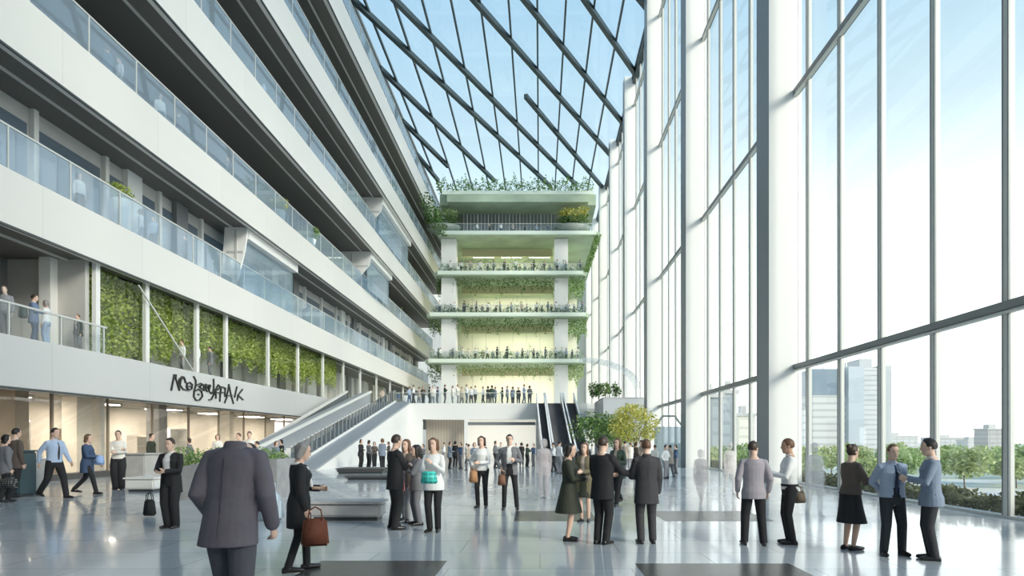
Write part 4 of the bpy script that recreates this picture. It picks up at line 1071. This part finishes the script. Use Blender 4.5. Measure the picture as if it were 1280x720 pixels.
p14 = person(542, 665, 547, 172, 'person in white top with turquoise print and black trousers, facing us', fem=True, hair=HR, style='bob', up=CW, tuck=0, low=CB, legs='close', armL='phone', armR='front', res=.010, legw=.9)
p15 = person(602, 635, 545, 170, 'woman in white shirt and grey cardigan with tan bag, nearer the doorway of the pair', fem=True, hair=HD, style='bob', up=CW, low=CB, legs='stand', armL='front', armR='hip', legw=.82, res=.011)
p15['label'] = 'woman in loose white shirt and black trousers holding a tan bag'
p16 = person(637, 637, 543, 182, 'man in open grey jacket over white shirt standing next to white shirted woman', fem=False, hair=HB, messy=True, jacket=CG, up=CW, open=.065, hem=.14, low=CB, legs='vee', armL='hold', armR='hip', legw=.82, res=.011)
p17 = person(711, 676, 554, -100, 'woman in wide dark green-black coat with bare slender legs', fem=True, hair=HB, style='bob', jacket=COL_, up=COL_, hem=.44, jflare=.10, skirt=.38, low=COL_, legs='close', armL='front', armR='front', res=.010, flare=.02)
p17b = person(731, 652, 553, 160, 'person in beige and olive coat standing just behind the dark coated woman', fem=True, hair=HR, style='long', jacket=fabric('olive', (.16, .14, .08)), up=CBE, open=.06, hem=.42, skirt=.4, low=COL_, legs='close', armL='front', res=.012, flare=.02)
p19 = person(753, 680, 545, -38, 'man in black suit seen from behind, one forearm out towards the other suited man', fem=False, hair=HD, jacket=CB, up=CW, low=CB, legs='close', armL='front', armR='out', res=.010, bulky=True, hem=.22)
p20 = person(808, 679, 549, 6, 'man in charcoal suit seen squarely from behind with legs slightly apart', fem=False, hair=HR, jacket=CCH, up=CW, low=CCH, legs='stand', armL='front', armR='down', res=.010, bulky=True, hem=.28, back_detail=True)
p18 = person(772, 632, 546, 150, 'woman in dark green jacket stepping, seen between the two suited men', fem=True, hair=HR, style='long', jacket=CDG, up=CBE, open=.05, low=CB, legs='stride', armL='hold', res=.012)
p21 = person(942, 681, 551, -8, 'man in lavender-grey shirt seen from behind with loose sleeves, by the shade-toned column side', fem=False, hair=HD, up=CLV, low=CB, legs='wide', armL='wide', armR='wide', tuck=0, res=.010, hyaw=-40)
p22 = person(987, 680, 548, 78, 'short haired man in white shirt in profile holding papers', fem=False, hair=HR, up=CW, low=CB, legs='close', armL='hold', armR='hold', skin=SK2, res=.010, belt=CB)
p23 = person(1063, 687, 555, -72, 'woman in brown jacket and black skirt with bare calves looking at her hands', fem=True, hair=HD, style='bun', jacket=CBR, up=CCR, open=.045, hem=.02, skirt=.50, low=CB, legs='close', armL='hold', armR='hold', res=.010, lean=2, flare=.10)
p24 = person(1115, 694, 555, 178, 'man facing us in pale blue jacket with dark tie and black trousers', fem=False, hair=HR, jacket=fabric('pale_blue_jacket', (.36, .43, .55)), up=CLB, open=.05, hem=.03, low=fabric('dark_blue_black', (.025, .03, .038)), legs='vee', armL='behind', armR='behind', tie=fabric('tie_navy', (.03, .04, .09)), res=.010, collar=True)
p25 = person(1164, 700, 548, 66, 'dark haired man in untucked grey-blue shirt nearest the glass wall', fem=False, hair=HB, up=fabric('steel_shirt', (.22, .27, .35)), tuck=0, low=fabric('dark_slate', (.03, .03, .036)), legs='close', armL='hold', armR='hold', res=.010, collar=True, collarm=CW, messy=True)
# pale blurred-looking figures: see-through
def ghosted(px, fy, hy, yaw, label, col, alpha, **P):
    g = ghost('pale_figure_%d' % int(col[1] * 100 + alpha * 10), col, alpha)
    return person(px, fy, hy, yaw, label, fem=P.get('fem', True), skin=g, hair=g, up=g, low=g, shoe=g, jacket=g, legs=P.get('legs', 'step'), res=.018, face=False, hem=.3, style=P.get('style', 'bob'))
ghosted(680, 622, 548, 170, 'pale pink see-through figure before the escalator foot', (.98, .88, .85), .24)
ghosted(876, 632, 560, 150, 'faint pinkish see-through figure walking, between two columns', (.98, .90, .87), .24, legs='stride')
ghosted(912, 618, 552, 190, 'faint pale see-through figure left standing close to the lavender shirted man', (.98, .92, .88), .22)
ghosted(1018, 646, 553, 180, 'whitish see-through figure behind the man holding papers', (.98, .95, .92), .22)
for o in COL.objects:
    if o.get('label') and 'figure left standing' in o['label']: o['label'] = 'faint pale see-through figure standing close to the lavender shirted man'

# things they hold
def bag(label, c, size, m, rz=0, name='handbag', strap=True, m2=None):
    t = thing(name, label, 'bag', c, R(rz)); w, d, h = size
    bm = BM(); box(bm, -w / 2, w / 2, -d / 2, d / 2, -h, 0)
    for v in bm.verts:
        if v.co.z > -.01: v.co.x *= .8; v.co.y *= .5
    bmesh.ops.bevel(bm, geom=bm.edges[:], offset=min(w, d, h) * .2, segments=3, affect='EDGES'); build('pouch', bm, m, t, smooth=True)
    if strap:
        for s in (-1, 1):
            bm = BM(); limb(bm, [(-w * .25, s * d * .2, -.02), (-w * .2, s * d * .2, h * .3), (0, s * d * .1, h * .42), (w * .2, s * d * .2, h * .3), (w * .25, s * d * .2, -.02)], [.009] * 5, 6); build('handle', bm, m2 or m, t, smooth=True)
    return t
def held(t, k, label, size, m, drop=.1, rz=0, dx=0, dy=0, **kw):
    p = hand_world(t, k); return bag(label, (p.x + dx, p.y + dy, p.z - drop), size, m, rz, **kw)
held(p2, 'R', 'brown leather bag carried by the person in long black coat', (.34, .14, .34), fabric('brown_leather', (.16, .05, .025)), .02, 20, dx=.16, dy=-.16)
held(p7, 'R', 'black and white patterned bag at the very edge of the hall', (.5, .2, .28), seam_mat('patterned_bag', (.55, .55, .52), .07, .05, gap=.02, seam=.05, axes='XZ'), .12, 0, dy=-.1)
held(p5, 'R', 'blue and white bundle in the arm of the navy coated walker', (.3, .2, .3), fabric('bundle_blue', (.35, .5, .8)), -.05, 0, dy=-.08, strap=False, name='bundle')
held(p12, 'R', 'coral pink bag hanging between two people of the central group', (.30, .12, .34), CPK, .08, 10, dx=-.02, dy=-.2)
held(p14, 'R', 'turquoise and white printed bag held against the white top', (.30, .10, .22), seam_mat('turquoise_print', (.05, .42, .36), .09, .07, gap=.012, seam=1.7, axes='XZ'), -.04, 0, dy=-.08, strap=False, name='printed_bag')
held(p15, 'R', 'tan bag on the arm of woman in loose white shirt', (.22, .12, .30), fabric('tan', (.45, .24, .12)), .0, 10, dy=-.05)
held(p16, 'R', 'small brown bag at the hip of the man in open grey jacket', (.2, .1, .26), fabric('bag_brown', (.20, .10, .06)), .1, 10)
bag('small dark brown bag hanging behind the man holding papers', (at(999, 620, 10.9).x, 10.9, at(999, 614, 10.9).z), (.24, .12, .2), fabric('bag_dark', (.12, .09, .06)), 15)
bag('black curved-handle bag standing by the open jacketed man', (at(187, 640, 14.2).x, 14.2, .38), (.26, .16, .36), CB, 0)
bag('pale blue striped shopping bag on floor between suited man and coated person', (at(335, 620, 13.5).x, 13.5, .601), (.62, .3, .6), seam_mat('striped_bag', (.55, .66, .74), .09, 9, gap=.02, seam=.75, axes='XZ'), 0)
def sheet(t, label, k='R', dy=-.05, dz=.03, name='paper_sheet', m=None, size=(.21, .28)):
    p = hand_world(t, k); bm = BM(); box(bm, -size[0] / 2, size[0] / 2, -size[1] / 2, size[1] / 2, 0, .006)
    bmesh.ops.rotate(bm, verts=bm.verts[:], cent=(0, 0, 0), matrix=Matrix.Rotation(R(35), 3, 'X'))
    o = build(name, bm, m or CW, loc=(p.x, p.y + dy, p.z + dz)); o.rotation_euler = (0, 0, t.rotation_euler.z); tag(o, label, 'paper' if name == 'paper_sheet' else 'phone')
sheet(p22, 'white paper in the hands of the profile man in white shirt')
sheet(p25, 'small pale card held by the man nearest the glass wall', size=(.12, .16))
sheet(p23, 'black phone in the hands of the woman in black skirt', name='phone', m=CB, size=(.075, .15))
sheet(p3, 'small black phone held by the open jacketed man', name='phone', m=CB, size=(.07, .14))
sheet(p10, 'pale leaflet held by the curly haired person beyond the hedge')

# ---- gallery people (seen above the band edges)
def gal(px, head_y, i, yaw, label, dx=1.1, **P):
    Yd = (XF[i] + dx) * F / (VX - px); top = EYE + (VY - head_y) * Yd / F
    P.setdefault('res', .018); P.setdefault('H', min(1.95, max(1.55, top - TOP[i])))
    return person(px, None, None, yaw, label, Y=Yd, z=TOP[i], **P) if False else _gal(px, yaw, label, Yd, TOP[i], P)
def _gal(px, yaw, label, Yd, z, P):
    P = dict(P); H = P.pop('H'); parts, J = make_person(P); s = H / 1.75
    t = thing('person', label, 'person', ((px - VX) * Yd / F, Yd, z), R(yaw)); t.scale = (s, s, s)
    attach(t, parts)
    HANDS[t.name] = (t, J, s)
    return t
gal(6, 348, 0, 200, 'bearded man with brown hair at the near end of the gallery above the lettering', .9, fem=False, hair=HR, up=CGR, low=CG, skin=SK3)
b8 = gal(42, 357, 0, -60, 'man in blue jacket with backpack on the open gallery end above the lettering', .9, fem=False, hair=HD, jacket=fabric('blue_jacket', (.16, .22, .34)), up=CW, low=CNV, armR='front')
gal(58, 375, 0, 100, 'pale dressed person facing the man with the backpack', 1.0, fem=True, hair=HG, up=CW, low=CLB, style='bob')
gal(98, 388, 0, 170, 'person in dark jacket beside the first vine curtain', .75, fem=True, hair=HR, jacket=COL_, up=CW, open=.05, low=CG, H=1.6)
p = b8.location; bag('dark backpack on the back of the man in blue jacket upstairs', (p.x - .32, p.y - .12, p.z + 1.5), (.3, .2, .5), fabric('backpack', (.06, .09, .08)), 30, name='backpack', strap=False)
for px, hy, i, lab, kw in ((99, 187, 1, 'dark haired woman at the rail of the second gallery near the white post', dict(fem=True, hair=HB, up=CW, low=CB, style='bob')),
    (192, 262, 1, 'person in dark vest behind the second gallery rail beyond the shrub', dict(fem=False, hair=HB, up=CLB, low=CB)),
    (176, 256, 1, 'person in white next to the tall pot on the second gallery', dict(fem=True, hair=HR, up=CW, low=CGB, style='long')),
    (232, 290, 1, 'person in grey-blue leaning at the second gallery rail before the cross wall', dict(fem=False, hair=HD, up=CGB, low=CG)),
    (381, 366, 1, 'man in grey shirt alone at the far stretch of the second gallery rail', dict(fem=False, hair=HB, up=CG, low=CG)),
    (135, 38, 2, 'man in dark suit at the near stretch of the third gallery rail', dict(fem=False, hair=HR, jacket=CNV, up=CB, low=CNV)),
    (150, 48, 2, 'pale shirted person beside the dark suit on the third gallery', dict(fem=True, hair=HR, up=CW, low=CGR)),
    (200, 95, 2, 'man in white shirt and dark trousers on the third gallery', dict(fem=False, hair=HB, up=CW, low=CNV)),
    (224, 118, 2, 'person in black leaning on third gallery rail beyond the white shirt', dict(fem=True, hair=HR, up=CB, low=CG)),
    (286, 174, 2, 'person in grey patterned top on the third gallery before the yellowing plant', dict(fem=True, hair=HD, up=CGR, low=CB)),
    (330, 62, 3, 'person in pale top on the fourth gallery', dict(fem=True, hair=HD, up=CLB, low=CGB)),
    (405, 110, 4, 'small person looking over the fifth gallery rail', dict(fem=False, hair=HB, up=CGB, low=CB)),
    (228, 425, 0, 'pale clothed person behind the vine curtain glass above the lettering', dict(fem=True, hair=HR, up=CW, low=CGR)),
    (246, 428, 0, 'second pale clothed person walking behind the vine glass', dict(fem=False, hair=HD, up=CW, low=CG)),
    (263, 432, 0, 'person in dark jacket behind the glass over the end of the lettering', dict(fem=False, hair=HB, jacket=CG, up=CW, low=CG))):
    gal(px, hy, i, random.choice((150, 180, -120, 120, 90)), lab, **kw)

# ---- small far people: one mesh each, several figures copied
def tiny(seed, cols, pose):
    parts, J = make_person(dict(pose, res=.032, face=False))
    bm = BM(); mats = []
    for n, me, m in parts:
        k = len(bm.faces); bm.from_mesh(me)
        mats.append(m); bm.faces.ensure_lookup_table()
        for f in bm.faces[k:]: f.material_index = len(mats) - 1
        bpy.data.meshes.remove(me)
    me = bpy.data.meshes.new('far_person'); bm.to_mesh(me); bm.free()
    for m in mats: me.materials.append(m)
    for p in me.polygons: p.use_smooth = True
    return me
combos = [(CB, CB, HB), (CW, CB, HD), (CNV, CG, HB), (CCR, CGR, HR), (CG, CB, HD), (CLB, CNV, HB), (CGB, CB, HR), (CW, CGR, HB), (CDG, CB, HD), (CBE, CG, HD), (CBR, CB, HR), (CW, CNV, HD)]
arms = ['down', 'front', 'crossed', 'pocket', 'hold', 'phone']
TINY = []
for k, (u, l, h) in enumerate(combos):
    TINY.append(tiny(k, None, dict(fem=k % 2 == 0, up=u, low=l, hair=h, armL=arms[k % 6], armR=arms[(k * 2 + 1) % 6], legs=['stand', 'step', 'close', 'weight'][k % 4], style=['bob', 'short'][k % 2], **({'jacket': u} if k % 3 == 0 else {}))))
def far(x, y, z, label, group, k=None, H=None, rng=random):
    me = TINY[rng.randrange(len(TINY)) if k is None else k]
    o = bpy.data.objects.new('far_person', me); COL.objects.link(o); s = (H or rng.uniform(1.6, 1.84)) / 1.75
    o.location = (x, y, z); o.scale = (s, s, s); o.rotation_euler = (0, 0, rng.uniform(0, 6.28)); o.name = 'person'
    return tag(o, label, 'person', group)
rng = random.Random(77)
# mezzanine rail
q = 0
for px in (512, 517, 524, 529, 537, 541, 547, 556, 566, 572, 577, 583, 589, 594, 604, 610, 615, 619, 628, 634, 641, 648, 655, 662):
    Yd = rng.uniform(63, 66.5); far((px - VX) * Yd / F, Yd, MZ + .035, 'small person standing on the mezzanine behind its rail', 'people on the mezzanine', rng=rng, H=1.9)
for px, Yd in ((478, 66), (488, 70), (498, 68), (505, 74)): far((px - VX) * Yd / F, Yd, MZ, 'small person on the mezzanine near the top of the long stair', 'people at the stair top', rng=rng)
# terraces of the tower
for k in (2, 3, 4):
    xa, xb = SLX[k]; n = 26
    for j in range(n):
        x = xa + .8 + (xb - xa - 1.5) * (j + rng.uniform(.1, .9)) / n
        far(x, YT + rng.uniform(.8, 1.25) + (.0 if j % 2 else 2.2), SLZ[k] + .01, 'tiny person among plants on the %s tower terrace' % nm[k], 'people on the %s tower terrace' % nm[k], rng=rng, H=rng.uniform(1.65, 1.95))
for j in range(7): far(-9 + j * 1.7, YT + rng.uniform(1, 2.5), SLZ[1] + .01, 'tiny person on the uppermost tower terrace between the bowls', 'people on the uppermost tower terrace', rng=rng)
# crowd on the hall floor, further back
crowd = [(451, 586, 549, 0), (461, 586, 550, 4), (468, 584, 552, 10), (478, 586, 548, 6), (529, 588, 556, 4), (562, 586, 552, 6), (569, 584, 551, 0), (576, 586, 553, 2), (586, 588, 556, 9), (593, 592, 553, 6), (619, 585, 551, 4), (626, 584, 553, 3),
         (652, 582, 553, 0), (659, 584, 556, 8), (667, 583, 557, 2), (692, 590, 553, 1), (699, 592, 551, 7), (781, 590, 551, 9), (788, 588, 553, 3), (795, 592, 552, 10), (802, 590, 550, 9), (819, 596, 556, 3), (832, 598, 560, 7), (838, 597, 560, 9),
         (845, 592, 562, 2), (555, 580, 553, 7), (606, 582, 554, 8), (645, 580, 554, 5), (583, 580, 555, 1), (486, 582, 552, 10)]
clab = {0: 'dark-clothed distant person in the hall crowd', }
zones = ((440, 495, 'far person near the foot of the long stair', 'people near the stair foot'), (520, 600, 'far person in front of the beige slatted doorway', 'people before the slatted doorway'), (600, 640, 'far person before the bright opening, between the standing pair', 'people before the bright opening'),
         (640, 675, 'far person before the end of the bright opening', 'people at the end of the bright opening'), (675, 720, 'far person at the foot of the escalators', 'people at the escalators'), (720, 812, 'far person in front of the yellow-green tree', 'people before the trees'), (812, 900, 'far person near the pale glass kiosk', 'people near the kiosk'))
for px, fy, hy, k in crowd:
    Yd = F * EYE / (fy - VY); H = EYE + (VY - hy) * Yd / F
    for a, c, l, g in zones:
        if a <= px < c: far((px - VX) * Yd / F, Yd, 0, l, g, k, H=min(1.95, max(1.5, H)), rng=rng); break
for px, Yd, k in ((237, 31, 4), (345, 30, 6), (322, 28, 1), (352, 33, 0)):
    far((px - VX) * Yd / F, Yd, 0, 'far person passing beyond the planter and the stair foot', 'people beyond the planter', k, rng=rng)
# ------------------------------------------------------------------ camera, light, sky
cd = bpy.data.cameras.new('camera'); cam = bpy.data.objects.new('camera', cd); COL.objects.link(cam)
cd.sensor_width = 36; cd.lens = F / 1280 * 36; cd.shift_x = -(VX - 640) / 1280; cd.shift_y = (VY - 360) / 1280
cd.clip_end = 4000; cd.clip_start = .05
cam.location = (0, 0, EYE); cam.rotation_euler = (R(90), 0, 0); SC.camera = cam
sd = bpy.data.lights.new('sun', 'SUN'); sd.energy = 3.6; sd.angle = R(20); sd.color = (1, .93, .82)
so = bpy.data.objects.new('sun', sd); COL.objects.link(so)
sdir = Vector((-.68, .62, -.44)).normalized()
so.rotation_euler = sdir.to_track_quat('-Z', 'Y').to_euler()
W = bpy.data.worlds.new('sky'); SC.world = W; W.use_nodes = True
nt = W.node_tree; bg = nt.nodes['Background']
tc = nt.nodes.new('ShaderNodeTexCoord'); sp = nt.nodes.new('ShaderNodeSeparateXYZ'); rp = nt.nodes.new('ShaderNodeValToRGB')
nt.links.new(tc.outputs['Generated'], sp.inputs[0]); nt.links.new(sp.outputs['Z'], rp.inputs[0]); nt.links.new(rp.outputs[0], bg.inputs[0])
cr = rp.color_ramp
def lin(c): return tuple((x / 255 / 12.92) if x / 255 < .04045 else ((x / 255 + .055) / 1.055) ** 2.4 for x in c)
cr.elements[0].position = 0; cr.elements[0].color = (*lin((252, 252, 250)), 1)
cr.elements[1].position = 1; cr.elements[1].color = (*lin((92, 150, 205)), 1)
for p, c in ((.12, (252, 252, 246)), (.22, (232, 240, 242)), (.36, (206, 221, 227)), (.5, (176, 202, 216)), (.62, (152, 184, 208))):
    e = cr.elements.new(p); e.color = (*lin(c), 1)
ms = nt.nodes.new('ShaderNodeMapRange'); ms.inputs['From Min'].default_value = 0.02; ms.inputs['From Max'].default_value = .42
ms.inputs['To Min'].default_value = 2.5; ms.inputs['To Max'].default_value = 1.35
nt.links.new(sp.outputs['Z'], ms.inputs['Value']); nt.links.new(ms.outputs[0], bg.inputs['Strength'])
vs = SC.view_settings
vs.view_transform = 'Standard'; vs.look = 'None'; vs.gamma = 1; vs.use_curve_mapping = False; vs.exposure = 0.16
SC.cycles.max_bounces = 7; SC.cycles.diffuse_bounces = 4; SC.cycles.glossy_bounces = 4; SC.cycles.transparent_max_bounces = 24
SC.cycles.sample_clamp_indirect = 6
SC.cycles.use_denoising = True
